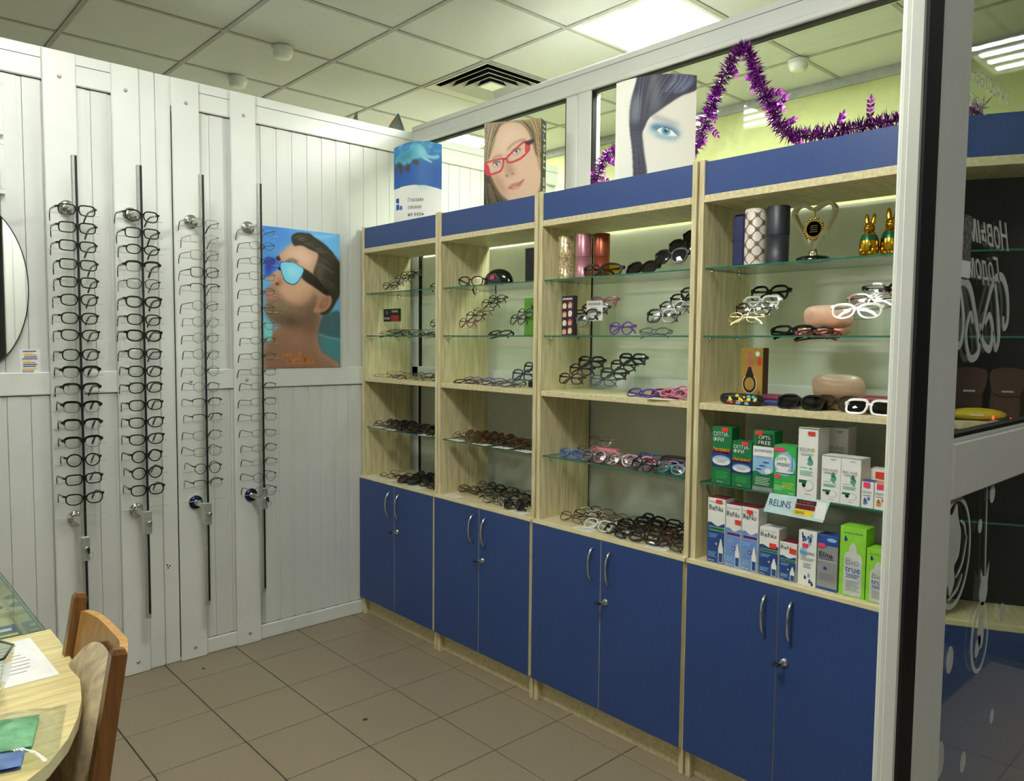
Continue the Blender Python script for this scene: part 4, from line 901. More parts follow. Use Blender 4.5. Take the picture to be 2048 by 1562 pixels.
def a_relins(a, w, h, y, st=REDS, dr=TG, small=False):
    rc(a, w, h, y, .0, 1., .985, .998, GR, 2)
    tx_(a, w, h, y, 'RELINS', .1, .665 if not small else .55, .055 if not small else .09, PG, .70); drop(a, w, h, y, .80, .695 if not small else .62, .05, YL, 8)
    lines(a, w, h, y, .14, .8, .63 if not small else .48, 2, PG, 3, .02)
    if small: drop(a, w, h, y, .32, .22, .2, dr, 4); el(a, w, h, y, .62, .36, .12, .07, dr, 4)
    else:
        drop(a, w, h, y, .62, .52, .17, dr, 4); el(a, w, h, y, .68, .43, .07, .016, dr, 4); lines(a, w, h, y, .12, .5, .43, 1, GR2, 3); lines(a, w, h, y, .12, .8, .38, 4, TG, 3, .018)
        el(a, w, h, y, .58, .185, .26, .075, PG, 3); el(a, w, h, y, .58, .185, .24, .070, CW, 4); el(a, w, h, y, .36, .19, .10, .035, INK, 5); rc(a, w, h, y, .1, .5, .215, .26, GR, 6)
        lines(a, w, h, y, .42, .7, .06, 1, PG, 3); lines(a, w, h, y, .45, .75, .93, 2, PG, 3, .02)
    if st: rc(a, w, h, y, .5, .85, .90, .955, st, 7) if not small else rc(a, w, h, y, .18, .7, .78, .96, PINKS, 7)
cartons_top = [
    ('green lens solution carton with yellow script, tall, beside side panel', -2.179, .072, .190, .05, GR, a_express, GR), ('green lens solution carton with yellow script, the shorter one', -2.255, .071, .150, .045, GR, a_express, GR),
    ('green and white carton lettered puremoist', -2.329, .071, .191, .055, GR, a_free, GR), ('bright green carton with large pure moist lettering', -2.402, .074, .152, .05, GR2, a_moist, GR2),
    ('tall white carton with teal drop and red price sticker', -2.479, .062, .213, .075, CW, a_relins, CW)]
for l, yl, w, h, d, base, art, top in cartons_top: carton('solution_box', l, yl, Z3, w, h, d, .02, base, art, top)
carton('solution_box', 'tall white teal-drop carton standing behind two shorter ones', -2.515, Z3, .066, .213, .06, .13, CW, lambda a, w, h, y: a_relins(a, w, h, y, None), CW)
for yl in (-2.553, -2.612): carton('solution_box', 'mid-height white teal-drop carton beside the %s' % ('tall stickered one' if yl > -2.6 else 'small blue-drop one'), yl, Z3, .0575, .137, .06, .022, CW, lambda a, w, h, y: a_relins(a, w, h, y, None), CW)
carton('solution_box', 'small white carton with blue drop print', -2.672, Z3, .034, .077, .034, .022, CW, lambda a, w, h, y: a_relins(a, w, h, y, PINKS, mat('drop_blue', (96, 130, 206), .45), True), INKB)
carton('solution_box', 'small white carton with orange drop print', -2.708, Z3, .038, .077, .034, .022, CW, lambda a, w, h, y: a_relins(a, w, h, y, PINKS, mat('drop_orange', (222, 150, 86), .45), True), mat('drop_orange', (222, 150, 86), .45))
carton('solution_box', 'small plain white carton with red sticker behind others', -2.665, Z3, .048, .105, .045, .085, CW, lambda a, w, h, y: rc(a, w, h, y, .4, .9, .75, .93, REDS, 4), CW)
carton('solution_box', 'small plain white carton at the cabinet end, behind others', -2.714, Z3, .048, .108, .045, .095, CW, lambda a, w, h, y: rc(a, w, h, y, .5, .95, .7, .85, REDS, 4), CW)
def a_renu(a, w, h, y, body=NV, band=GR, st=(.45, .85, .93, .985), bottle=True, short=False):
    wave(a, w, h, y, .60 if not short else .62, body, 2, .025); P = [(-w/2+.001+(w-.002)*i/10, (.61+.025*math.sin(i*.75+.4))*h) for i in range(11)]
    tx_(a, w, h, y, 'BAUSCH+LOMB', .08, .93, .022, PG, .8); tx_(a, w, h, y, 'ReNu', .08, .81, .085 if not short else .1, INK, .78)
    rc(a, w, h, y, .1, .98, .50, .56, CW, 4); rc(a, w, h, y, .11, .97, .505, .555, band, 5); lines(a, w, h, y, .08, .6, .44, 3, LB, 4, .024); lines(a, w, h, y, .06, .55, .16, 4, LB, 4, .022); tx_(a, w, h, y, '360 мл', .06, .025, .028, CW)
    rc(a, w, h, y, .66, .93, .02, .26, CW, 5); rc(a, w, h, y, .69, .91, .03, .17, NV, 6); flat(a, [(-w/2+.68*w, .26*h), (-w/2+.91*w, .26*h), (-w/2+.82*w, .39*h), (-w/2+.77*w, .39*h)], CW, y-.0013); el(a, w, h, y, .54, .30, .10, .035, MAR, 5); el(a, w, h, y, .54, .30, .06, .02, LB, 6)
    if st: rc(a, w, h, y, *st, REDS, 8)
def a_maxima(a, w, h, y):
    for k in range(16):
        u, v = random.uniform(.06, .9), random.choice([random.uniform(.74, .94), random.uniform(.04, .2)]); drop(a, w, h, y, u, v, random.uniform(.05, .1), [INKB, LB, NV][k % 3], 3+k % 3)
    el(a, w, h, y, .28, .60, .2, .085, LB, 3); tx_(a, w, h, y, 'MAXIMA', .14, .57, .055, NV, .78); lines(a, w, h, y, .14, .9, .50, 3, PG, 3, .022); lines(a, w, h, y, .3, .75, .40, 5, PG, 3, .02); rc(a, w, h, y, .24, .55, .70, .77, PINKS, 8)
def a_elite(a, w, h, y):
    rc(a, w, h, y, .005, .995, .82, .998, INKB, 2); rc(a, w, h, y, .005, .995, .0, .05, INKB, 2); tx_(a, w, h, y, 'MAXIMA', .3, .74, .04, LB, .4); tx_(a, w, h, y, 'Elite', .1, .60, .10, INK, .66); ribb = [(.1, .56), (.5, .585), (.8, .575)]
    rc(a, w, h, y, .1, .8, .565, .575, INKB, 3); rc(a, w, h, y, .05, .95, .53, .537, CW, 3); el(a, w, h, y, .4, .40, .09, .03, INKB, 3); lines(a, w, h, y, .1, .9, .30, 7, PG, 3, .02); el(a, w, h, y, .7, .93, .24, .035, LB, 4); rc(a, w, h, y, .05, .4, .78, .85, PINKS, 8)
def a_bio(a, w, h, y, st=False):
    tx_(a, w, h, y, 'BAUSCH+LOMB', .15, .905, .022, NV, .72); drop(a, w, h, y, .22, .815, .075, NV, 4)
    bt = [(-w/2+p[0]*w, p[1]*h) for p in ((.2, .02), (.86, .02), (.88, .10), (.88, .56), (.82, .62), (.66, .65), (.64, .72), (.56, .78), (.46, .78), (.38, .72), (.36, .65), (.24, .62), (.18, .56), (.17, .10))]
    flat(a, bt, mat('bottle_grey', (208, 214, 208), .3), y-.0008); tx_(a, w, h, y, 'Bio', .26, .46, .10, PG, .5, 8); tx_(a, w, h, y, 'true', .24, .355, .10, INKB, .58, 8); lines(a, w, h, y, .26, .8, .32, 3, INKB, 6, .022); lines(a, w, h, y, .26, .8, .22, 7, PG, 6, .022)
    if st: rc(a, w, h, y, .66, .98, .83, .91, REDS, 8)
L_renu = [('tallest lens solution carton lettered ReNu with dark blue base', -2.175, .066, .217, NV, GR, (.48, .82, .93, .985)), ('lilac ReNu carton with red sticker below the name', -2.244, .057, .206, LV, VIO, (.62, .98, .70, .77)), ('lilac ReNu carton with red sticker above the name', -2.303, .057, .207, LV, VIO, (.3, .66, .90, .96))]
for l, yl, w, h, bd, bn, st in L_renu: carton('solution_box', l, yl, ZB, w, h, .055, .012, CW, lambda a, w, h, y, bd=bd, bn=bn, st=st: a_renu(a, w, h, y, bd, bn, st), MAR)
carton('solution_box', 'short dark blue ReNu carton beside the lilac cartons', -2.364, ZB, .065, .152, .055, .014, CW, lambda a, w, h, y: a_renu(a, w, h, y, NV, GR, (.55, .9, .60, .70), True, True), CW)
carton('solution_box', 'smallest dark blue ReNu carton beside the droplet carton', -2.434, ZB, .055, .12, .05, .014, CW, lambda a, w, h, y: a_renu(a, w, h, y, NV, GR, (.6, .99, .74, .86), True, True), MAR)
carton('solution_box', 'white carton with blue droplets lettered Maxima', -2.493, ZB, .057, .166, .045, .016, CW, a_maxima, CW)
carton('solution_box', 'silver and blue carton lettered Elite', -2.553, ZB, .062, .164, .05, .016, GY, a_elite, INKB)
carton('solution_box', 'tall lime green carton lettered Bio true', -2.620, ZB, .074, .203, .06, .014, LG, a_bio, LG)
carton('solution_box', 'shorter lime green carton lettered Bio true', -2.698, ZB, .064, .153, .055, .012, LG, lambda a, w, h, y: a_bio(a, w, h, y, True), LG)
# hanging shelf sign
t = cab('shelf_sign', 'pale blue RELINS sign hanging from the lowest glass shelf', 'sign', .0145, -2.395, Z3)
s_ = MB(); q_ = [(0, 0), (.192, .004), (.178, -.060), (-.012, -.058)]
s_.add([(p[0], -.0005-(-p[1])*.25, p[1]) for p in q_]+[(p[0], .0005-(-p[1])*.25, p[1]) for p in q_], [(0, 1, 2, 3), (7, 6, 5, 4), (0, 4, 5, 1), (1, 5, 6, 2), (2, 6, 7, 3), (3, 7, 4, 0)], mat('pale_blue_card', (196, 226, 226), .5)); s_.build('card', t)
def sg(p): return (p[0], -.0012+p[1]*.25, p[1])
pr = MB()
def sgbox(x0, x1, z0, z1, m, k=0): pr.add([(x, -.0012-.0002*k+z*.25, z) for x, z in ((x0, z0), (x1, z0), (x1, z1), (x0, z1))], [(0, 1, 2, 3)], m)
sgbox(.09, .152, -.017, -.004, INK); sgbox(.088, .15, -.032, -.018, DR); sgbox(.084, .145, -.050, -.033, YL); sgbox(.152, .182, -.052, -.003, CW)
for s, x, z, hh, m, wd in (('RELINS', .004, -.036, .021, DKB, .07), ('ИЗ ЛУЧШЕГО', .098, -.0135, .007, REDS, .045), ('НЕМЕЦКОГО', .096, -.028, .007, INK, .048), ('СЫРЬЯ', .09, -.046, .009, INK, .028)):
    v_, f_, w_ = text2d(s); pr.add([(x+a*wd/w_, -.0018+(z+b*hh)*.25, z+b*hh) for a, b in v_], f_, m)
pr.build('lettering', t)
# ================================================================== PRINTED PICTURES
class Canvas:
    """a picture painted in code; ends up as the colour print on a poster's mesh"""
    def __init__(s, w, h, corners):
        s.w, s.h = w, h; s.a = np.zeros((h, w, 3)); s.X, s.Y = np.meshgrid(np.arange(w)+.5, np.arange(h)+.5)
        src = np.array(corners, float); dst = np.array(((0, 0), (w, 0), (w, h), (0, h)), float); A = []; B = []
        for (x, y), (u, v) in zip(src, dst): A += [[x, y, 1, 0, 0, 0, -u*x, -u*y], [0, 0, 0, x, y, 1, -v*x, -v*y]]; B += [u, v]
        s.Hm = np.append(np.linalg.solve(np.array(A), np.array(B)), 1).reshape(3, 3)
        k = abs(np.linalg.det(s.Hm[:2, :2]))**.5; s.k = k
    def tr(s, pts):
        p = np.c_[np.array(pts, float), np.ones(len(pts))] @ s.Hm.T; return p[:, :2]/p[:, 2:]
    def grad(s, c0, c1, horiz=0.):
        t = (s.Y/s.h*(1-horiz)+s.X/s.w*horiz)[..., None]; s.a[:] = np.array(c0)*(1-t)+np.array(c1)*t
    def mask(s, P):
        m = np.zeros((s.h, s.w), bool); x0, y0 = np.floor(P.min(0)).astype(int); x1, y1 = np.ceil(P.max(0)).astype(int)
        x0, y0 = max(x0, 0), max(y0, 0); x1, y1 = min(x1, s.w), min(y1, s.h)
        if x1 <= x0 or y1 <= y0: return m.astype(float)
        X, Y = s.X[y0:y1, x0:x1], s.Y[y0:y1, x0:x1]; r = np.zeros(X.shape, bool)
        for i in range(len(P)):
            (ax, ay), (bx, by) = P[i-1], P[i]
            if ay == by: continue
            c = ((ay > Y) != (by > Y)) & (X < (bx-ax)*(Y-ay)/(by-ay)+ax); r ^= c
        m[y0:y1, x0:x1] = r; return m.astype(float)
    def blur(s, m, r):
        r = int(round(r))
        for _ in range(2):
            for ax in (0, 1):
                if r < 1: continue
                pad = [(0, 0), (0, 0)]; pad[ax] = (r+1, r); c = np.cumsum(np.pad(m, pad, mode='edge'), ax)
                n = m.shape[ax]; m = (np.take(c, range(2*r+1, n+2*r+1), ax)-np.take(c, range(0, n), ax))/(2*r+1)
        return m
    def poly(s, pts, col, blur=0., alpha=1., sm=True, noise=0.):
        P = s.tr(smooth_poly(pts, 5) if sm else pts); m = s.blur(s.mask(P), blur)*alpha
        if noise: m = m*(1-noise*rng.random(m.shape))
        s.a = s.a*(1-m[..., None])+np.array(col)*m[..., None]
    def ell(s, cx, cy, rx, ry, col, rot=0., blur=0., alpha=1.): s.poly(ellipse(cx, cy, rx, ry, 24, rot), col, blur, alpha, False)
    def line(s, pts, w, col, blur=0., alpha=1., taper=False):
        P = np.array(smooth_poly(pts, 5, False)); n = len(P); L_, R_ = [], []
        for i in range(n):
            t = P[min(i+1, n-1)]-P[max(i-1, 0)]; t = t/(np.linalg.norm(t)+1e-9); q = np.array((-t[1], t[0]))*w/2*(math.sin(PI*(i+.3)/(n-.4)) if taper else 1); L_.append(P[i]+q); R_.append(P[i]-q)
        s.poly(L_+R_[::-1], col, blur, alpha, False)
    def strands(s, n, a, b, c, w, cols, alpha=.5):
        """n hair strokes: start on segment a, pass b, end on segment c"""
        for _ in range(n):
            t = random.random(); e = lambda g: (g[0][0]+(g[1][0]-g[0][0])*t+random.uniform(-8, 8), g[0][1]+(g[1][1]-g[0][1])*t+random.uniform(-8, 8))
            s.line([e(a), e(b), e(c)], w*random.uniform(.5, 1.3), random.choice(cols), 0, alpha, True)
def printed(name, cv, W_, H_, parent, bend=0., arch=0., y=0., rough=.3, coat=.2):
    """grid mesh carrying the picture; origin bottom centre, looking along -Y; bend: bow of the sheet, arch: curved top edge"""
    h, w = cv.h, cv.w; u, v = np.meshgrid(np.linspace(0, 1, w+1), np.linspace(0, 1, h+1))
    x = (u-.5)*W_; top = H_+arch*(1-(2*u-1)**2); z = (1-v)*top; yy = y-bend*(1-(2*u-1)**2)
    co = np.stack([x, yy, z], -1).reshape(-1, 3)
    i = np.arange(h)[:, None]*(w+1)+np.arange(w)[None]; q = np.stack([i, i+w+1, i+w+2, i+1], -1).reshape(-1, 4)
    me = bpy.data.meshes.new(name); me.from_pydata(co.tolist(), [], q.tolist())
    c = np.clip(cv.a/255*1.08, 0, 1); c = np.where(c <= .04045, c/12.92, ((c+.055)/1.055)**2.4)
    at = me.color_attributes.new('print', 'FLOAT_COLOR', 'CORNER'); arr = np.ones((h*w, 4, 4), np.float32); arr[..., :3] = c.reshape(-1, 1, 3); at.data.foreach_set('color', arr.ravel())
    me.materials.append(attr_mat('print_'+name, rough, coat)); return link_mesh('printed_picture', me, parent)
# ---- man with mirrored sunglasses (poster on the panelled wall)
c = Canvas(168, 264, ((25, 48), (878, 135), (880, 1497), (45, 1512))); c.grad((70, 136, 216), (150, 214, 240))
c.poly([(300, 60), (880, 120), (880, 560), (500, 200)], (112, 186, 234), 14, .8); c.line([(600, 165), (720, 165), (840, 150)], 14, (190, 225, 245), 2, .6)
c.poly([(690, 990), (780, 940), (885, 970), (885, 1490), (800, 1480), (680, 1340), (640, 1190)], (70, 106, 116), 2); c.poly([(650, 1160), (760, 1190), (885, 1225), (885, 1490), (780, 1450), (660, 1330)], (72, 140, 152), 3, .8); c.line([(645, 1160), (740, 1190), (880, 1222)], 8, (150, 190, 196), 1)
face = [(400, 235), (320, 285), (240, 360), (208, 398), (240, 440), (262, 490), (190, 535), (140, 565), (128, 600), (150, 640), (205, 655), (160, 670), (112, 715), (104, 760), (110, 830), (112, 960), (170, 1030), (240, 1065), (280, 1080), (200, 1140), (120, 1280), (105, 1510), (850, 1500), (680, 1340), (640, 1180), (690, 960), (700, 800), (700, 420), (640, 320), (520, 260)]
c.poly(face, (190, 150, 124), 1); c.poly([(400, 250), (320, 300), (260, 370), (420, 420), (560, 480), (600, 400), (520, 290)], (226, 192, 166), 9, .8)
c.poly([(280, 660), (400, 690), (560, 620), (620, 700), (500, 780), (320, 760)], (206, 168, 140), 10, .7)
c.poly([(120, 1120), (300, 1090), (520, 1060), (640, 1180), (660, 1330), (840, 1500), (105, 1510)], (136, 98, 78), 10, .75); c.poly([(320, 1110), (520, 1060), (600, 1200), (420, 1360), (330, 1250)], (170, 128, 104), 14, .6); c.poly([(270, 1080), (480, 1050), (640, 900), (690, 960), (640, 1150), (480, 1110)], (88, 62, 50), 10, .6)
bd = [(108, 700), (190, 670), (240, 740), (330, 830), (450, 870), (560, 830), (625, 740), (640, 880), (590, 1010), (470, 1075), (300, 1085), (180, 1040), (112, 975), (104, 840)]
c.poly(bd, (84, 74, 56), 5, .75, True, .55); c.poly([(112, 850), (250, 900), (420, 1000), (400, 1075), (200, 1050), (112, 980)], (56, 48, 36), 8, .55, True, .5); c.poly([(150, 860), (330, 880), (420, 940), (260, 990), (140, 930)], (150, 134, 100), 8, .45, True, .6)
c.poly([(104, 722), (160, 715), (190, 750), (245, 800), (180, 806), (110, 796)], (176, 116, 106), 1); c.line([(108, 765), (170, 770), (240, 800)], 6, (90, 56, 50), 0)
c.poly([(190, 640), (230, 600), (265, 600), (275, 660), (240, 690), (205, 680)], (160, 112, 88), 3, .8); c.ell(225, 652, 18, 12, (70, 44, 36), 0, 1)
hair = [(372, 182), (395, 140), (450, 122), (560, 132), (620, 172), (740, 255), (850, 385), (885, 480), (885, 720), (830, 850), (772, 940), (700, 968), (670, 930), (740, 800), (700, 640), (600, 560), (640, 420), (650, 340), (560, 295), (480, 255), (400, 258)]
c.poly(hair, (54, 50, 38), 1); c.strands(90, ((380, 170), (640, 300)), ((430, 150), (700, 330)), ((470, 130), (760, 320)), 6, [(120, 108, 80), (30, 28, 22), (84, 76, 56)], .5); c.strands(120, ((640, 360), (640, 640)), ((720, 400), (740, 700)), ((820, 460), (850, 760)), 5, [(110, 104, 88), (30, 28, 24), (70, 66, 54)], .45)
c.poly([(600, 480), (690, 430), (720, 640), (650, 620)], (110, 98, 80), 8, .5)
c.poly([(600, 935), (635, 860), (680, 780), (740, 752), (790, 785), (785, 860), (730, 925), (660, 945)], (190, 142, 118), 1); c.poly([(660, 900), (690, 820), (740, 785), (765, 820), (730, 890)], (130, 84, 66), 3, .7); c.poly([(690, 880), (710, 820), (745, 810), (735, 870)], (200, 156, 132), 3, .6)
c.line([(325, 425), (370, 402), (440, 430)], 16, (60, 44, 32), 2, .9); c.poly([(205, 395), (240, 365), (262, 412), (240, 420)], (50, 38, 30), 1)
c.poly([(478, 485), (640, 585), (765, 745), (735, 765), (620, 690), (480, 590)], (40, 34, 30), 1)
c.poly([(100, 395), (160, 378), (210, 395), (240, 425), (262, 440), (262, 492), (225, 500), (180, 535), (130, 572), (98, 545)], (66, 120, 214), 0); c.poly([(100, 400), (165, 385), (205, 410), (200, 460), (150, 540), (100, 560)], (44, 50, 150), 4, .8)
c.poly([(228, 495), (250, 476), (270, 500), (262, 520)], (40, 30, 26), 0)
c.poly([(258, 432), (375, 425), (440, 452), (505, 500), (478, 580), (432, 645), (380, 662), (305, 625), (268, 540)], (50, 88, 110), 0); c.poly([(266, 440), (372, 432), (435, 458), (496, 502), (470, 574), (425, 636), (380, 650), (312, 616), (276, 538)], (116, 204, 244), 0, 1); c.poly([(320, 470), (430, 500), (440, 580), (350, 560)], (196, 226, 236), 8, .7)
c.poly([(100, 1030), (165, 1060), (165, 1225), (100, 1200)], (120, 200, 200), 1)
c.a += rng.normal(0, 4, c.a.shape)
t = thing('poster', 'poster of bearded man in mirrored blue sunglasses on the white wall', 'poster', (-.349, -.0105, 1.3535))
MB().box((-.222, -.001, 0), (.222, .0007, .694), PAPER).build('sheet', t); printed('man_poster', c, .442, .692, t, y=-.0016)
lt = MB(); OR = mat('orange_print', (232, 142, 58), .4)
def pm(p): q = c.tr([p])[0]; return (-.221+q[0]/c.w*.442, .692-q[1]/c.h*.692)
for P in ([(350, 1345), (332, 1390), (314, 1470)], [(272, 1432), (288, 1390), (330, 1364), (366, 1372), (360, 1396), (332, 1408), (370, 1414), (386, 1440), (362, 1466), (330, 1460)], [(396, 1442), (422, 1430), (420, 1412), (400, 1420), (392, 1450), (410, 1468), (436, 1455)],
          [(436, 1455), (462, 1400), (470, 1356), (456, 1350), (444, 1400), (444, 1450), (460, 1466)], [(470, 1412), (466, 1450), (484, 1463), (506, 1440), (514, 1410), (510, 1452), (524, 1462)], [(546, 1380), (531, 1450), (546, 1463)], [(576, 1372), (559, 1450), (574, 1463)], [(512, 1414), (550, 1410), (596, 1402)], [(598, 1418), (588, 1455), (604, 1462)], [(603, 1388), (609, 1396)]):
    ribbon(lt, [pm(p) for p in P], .0062, OR, -.0024)
lt.build('lettering', t)
# ---- stand-up pictures on the cabinet tops
ang = math.radians(-90+30)
# elephant under water
c = Canvas(120, 200, ((38, 378), (716, 350), (716, 1600), (30, 1720))); c.a[:] = (236, 238, 232)
c.poly([(30, 330), (725, 300), (722, 905), (520, 893), (280, 905), (28, 940)], (34, 92, 170), 0, 1, False); c.poly([(30, 330), (725, 300), (720, 560), (30, 560)], (52, 140, 204), 12, .8, False)
for k in range(46): x = random.uniform(40, 710); c.ell(x, random.uniform(360, 470), random.uniform(10, 50), random.uniform(4, 14), random.choice([(170, 220, 240), (96, 180, 224), (40, 110, 170)]), random.uniform(-.4, .4), 2, .6)
c.poly([(440, 600), (520, 600), (560, 880), (420, 880)], (84, 140, 200), 12, .5)
body = [(58, 550), (110, 490), (220, 468), (320, 440), (380, 395), (450, 400), (510, 450), (560, 525), (640, 512), (672, 490), (692, 515), (660, 545), (600, 560), (545, 555), (605, 602), (530, 590), (480, 565), (400, 580), (330, 600), (300, 640), (240, 660), (170, 610), (110, 600), (75, 600)]
c.poly(body, (96, 186, 210), 1); c.poly([(90, 520), (230, 480), (330, 470), (340, 540), (220, 600), (110, 580)], (40, 110, 140), 6, .6); c.poly([(420, 410), (500, 460), (540, 540), (440, 540)], (170, 220, 230), 5, .7); c.line([(540, 540), (620, 530), (680, 505)], 20, (210, 234, 238), 2, .8); c.line([(480, 560), (540, 580), (600, 600)], 14, (226, 240, 240), 1, .9)
for P in ([(100, 590), (170, 620), (190, 720), (150, 745), (130, 680)], [(230, 640), (300, 640), (290, 710), (250, 730)], [(330, 590), (420, 600), (420, 660), (370, 640)], [(75, 640), (110, 600), (90, 700), (60, 740)]): c.poly(P, (84, 62, 52), 2, .9)
c.line([(140, 560), (190, 620), (230, 640)], 16, (110, 190, 212), 2, .8)
c.poly([(72, 1065), (125, 1060), (125, 1215), (76, 1225)], (34, 74, 160), 0, 1, False); c.poly([(130, 1170), (180, 1165), (180, 1215), (130, 1222)], (60, 110, 180), 0, 1, False); c.poly([(76, 1130), (122, 1126), (122, 1145), (76, 1150)], (226, 232, 236), 0, 1, False)
t = thing('standing_display', 'standing card picturing a swimming elephant on the narrow cabinet', 'display card', (.13, -.345, ZT), (0, 0, math.radians(-62)))
printed('elephant', c, .27, .50, t, bend=.02, arch=.022, rough=.5, coat=0); MB().box((-.06, .02, 0), (.06, .022, .40), PAPER).box((-.06, .022, 0), (.06, .09, .003), PAPER).build('rear_strut', t)
lt = MB()
for q, s in enumerate(('Глазам', 'своим', 'не верь')):
    v_, f_, w_ = text2d(s); hh = .0195; zz = .222-q*.036
    lt.add([(-.045+a*hh*.95, -.0212+((a*hh*.95-.045)/.135)**2*.02, zz+b*hh) for a, b in v_], f_, mat('slogan_grey', (70, 74, 70), .5))
lt.build('lettering', t)
# woman with red glasses (box)
c = Canvas(130, 230, ((1145, 90), (1830, 40), (1826, 1190), (1138, 1330))); c.a[:] = (150, 128, 92)
c.strands(120, ((1150, 100), (1500, 70)), ((1150, 400), (1280, 300)), ((1150, 760), (1230, 640)), 12, [(196, 178, 136), (96, 78, 52), (170, 150, 110), (70, 58, 42)], .6)
c.poly([(1140, 640), (1220, 660), (1300, 810), (1400, 920), (1520, 960), (1500, 1200), (1138, 1330)], (66, 56, 42), 4); c.strands(50, ((1150, 760), (1260, 760)), ((1180, 900), (1360, 900)), ((1200, 1150), (1480, 1060)), 9, [(140, 122, 88), (40, 34, 28)], .6)
c.poly([(1500, 940), (1640, 900), (1790, 830), (1826, 900), (1826, 1190), (1500, 1250)], (150, 116, 92), 4)
face = [(1350, 130), (1480, 82), (1620, 110), (1715, 230), (1775, 400), (1822, 540), (1826, 700), (1790, 810), (1700, 880), (1600, 920), (1500, 935), (1390, 880), (1300, 780), (1235, 670), (1185, 560), (1235, 430), (1290, 270)]
c.poly(face, (216, 184, 158), 1); c.poly([(1400, 150), (1560, 110), (1680, 250), (1560, 290), (1420, 380), (1330, 400)], (232, 204, 180), 9, .7); c.poly([(1560, 520), (1760, 480), (1780, 640), (1680, 760), (1620, 640)], (220, 186, 160), 10, .7); c.poly([(1240, 660), (1340, 680), (1440, 860), (1420, 890), (1320, 800)], (150, 116, 94), 8, .7); c.poly([(1400, 480), (1450, 470), (1540, 610), (1500, 650), (1430, 660)], (170, 130, 106), 6, .7)
c.ell(1435, 660, 14, 8, (96, 62, 50), 0, 1); c.ell(1505, 632, 12, 8, (110, 74, 60), 0, 1)
c.poly([(1640, 60), (1832, 40), (1830, 560), (1790, 450), (1730, 250), (1680, 150)], (168, 146, 106), 3); c.strands(60, ((1560, 70), (1820, 50)), ((1700, 180), (1825, 220)), ((1770, 420), (1828, 480)), 9, [(206, 188, 146), (110, 92, 62), (80, 66, 46)], .6)
c.line([(1245, 490), (1310, 455), (1375, 440)], 14, (120, 90, 66), 2, .8); c.line([(1440, 380), (1510, 310), (1610, 268), (1660, 270)], 13, (116, 86, 62), 2, .8)
for (ex, ey, r) in ((1308, 538, -.3), (1548, 388, -.5)):
    c.ell(ex, ey, 52, 26, (90, 70, 60), r, 2, .8); c.ell(ex, ey+4, 44, 19, (232, 228, 222), r, 1); c.ell(ex, ey, 20, 20, (92, 124, 156), 0, 0); c.ell(ex, ey, 9, 9, (24, 26, 30)); c.ell(ex+5, ey-6, 4, 4, (250, 250, 250)); c.line([(ex-52, ey+6), (ex-10, ey-24), (ex+48, ey-18)], 8, (50, 36, 30), 1, .9)
for P in ([(1155, 570), (1180, 532), (1370, 478), (1392, 500), (1378, 575), (1335, 625), (1182, 664)], [(1428, 470), (1500, 400), (1640, 288), (1692, 318), (1692, 372), (1600, 462), (1480, 512), (1440, 502)]):
    Q = P+[P[0]]; c.line(Q, 22, (190, 42, 62), 0, 1); c.line(Q, 5, (232, 110, 120), 0, .7)
c.line([(1385, 500), (1410, 475), (1440, 480)], 20, (170, 34, 54)); c.poly([(1148, 560), (1200, 560), (1225, 655), (1180, 672)], (200, 50, 70), 0, .9); c.poly([(1650, 300), (1692, 310), (1692, 380), (1655, 400)], (206, 60, 78), 0, .9); c.poly([(1650, 290), (1745, 255), (1745, 290), (1690, 318)], (60, 44, 44), 1)
c.poly([(1448, 800), (1472, 756), (1545, 722), (1572, 716), (1645, 678), (1610, 745), (1545, 792), (1490, 804)], (196, 128, 116), 1); c.line([(1452, 798), (1530, 760), (1572, 745), (1640, 682)], 6, (120, 66, 60), 0, .9); c.ell(1535, 772, 40, 9, (236, 186, 172), -.45, 2, .7)
c.a += rng.normal(0, 3, c.a.shape)
t = thing('standing_display', 'box-shaped display picturing a woman in red glasses', 'display card', (.115, -1.075, ZT), (0, 0, math.radians(-62)))
MB().box((-.132, .001, 0), (.132, .075, .478), mat('black_board', (30, 30, 32), .4)).build('board', t); printed('woman', c, .264, .478, t)
lt = MB(); v_, f_, w_ = text2d('Anne marii', .0); hh = .044; s_ = .43/w_
lt.add([(.1326, .06-b*hh, .03+a*s_) for a, b in v_], f_, PAPER); lt.build('lettering', t)
# dark haired woman with blue eye make-up
c = Canvas(165, 270, ((150, 320), (1180, 200), (1160, 1830), (110, 2050))); c.grad((236, 236, 226), (226, 228, 216)); c.a[:, :4] *= 1.02
c.poly([(690, 730), (1180, 380), (1180, 1700), (700, 1900), (540, 1440), (515, 1000), (580, 830)], (226, 224, 214), 6); c.line([(690, 720), (900, 560), (1178, 365)], 26, (236, 206, 200), 5, .7); c.line([(515, 990), (525, 1150), (560, 1420)], 18, (150, 160, 150), 3, .5)
hair = [(475, 150), (640, 120), (1200, 120), (1190, 350), (1000, 480), (840, 605), (690, 720), (600, 792), (545, 900), (512, 985), (518, 1100), (548, 1300), (575, 1480), (585, 1900), (400, 1950), (385, 1460), (372, 1200), (340, 950), (335, 760), (360, 560), (425, 340)]
c.poly(hair, (54, 54, 70), 1); c.strands(130, ((480, 200), (1180, 160)), ((450, 500), (900, 420)), ((430, 900), (720, 690)), 8, [(100, 104, 124), (30, 30, 42), (76, 78, 96)], .5)
c.strands(50, ((900, 180), (1180, 200)), ((880, 300), (1130, 320)), ((760, 470), (1000, 460)), 10, [(140, 146, 176), (96, 100, 126)], .5)
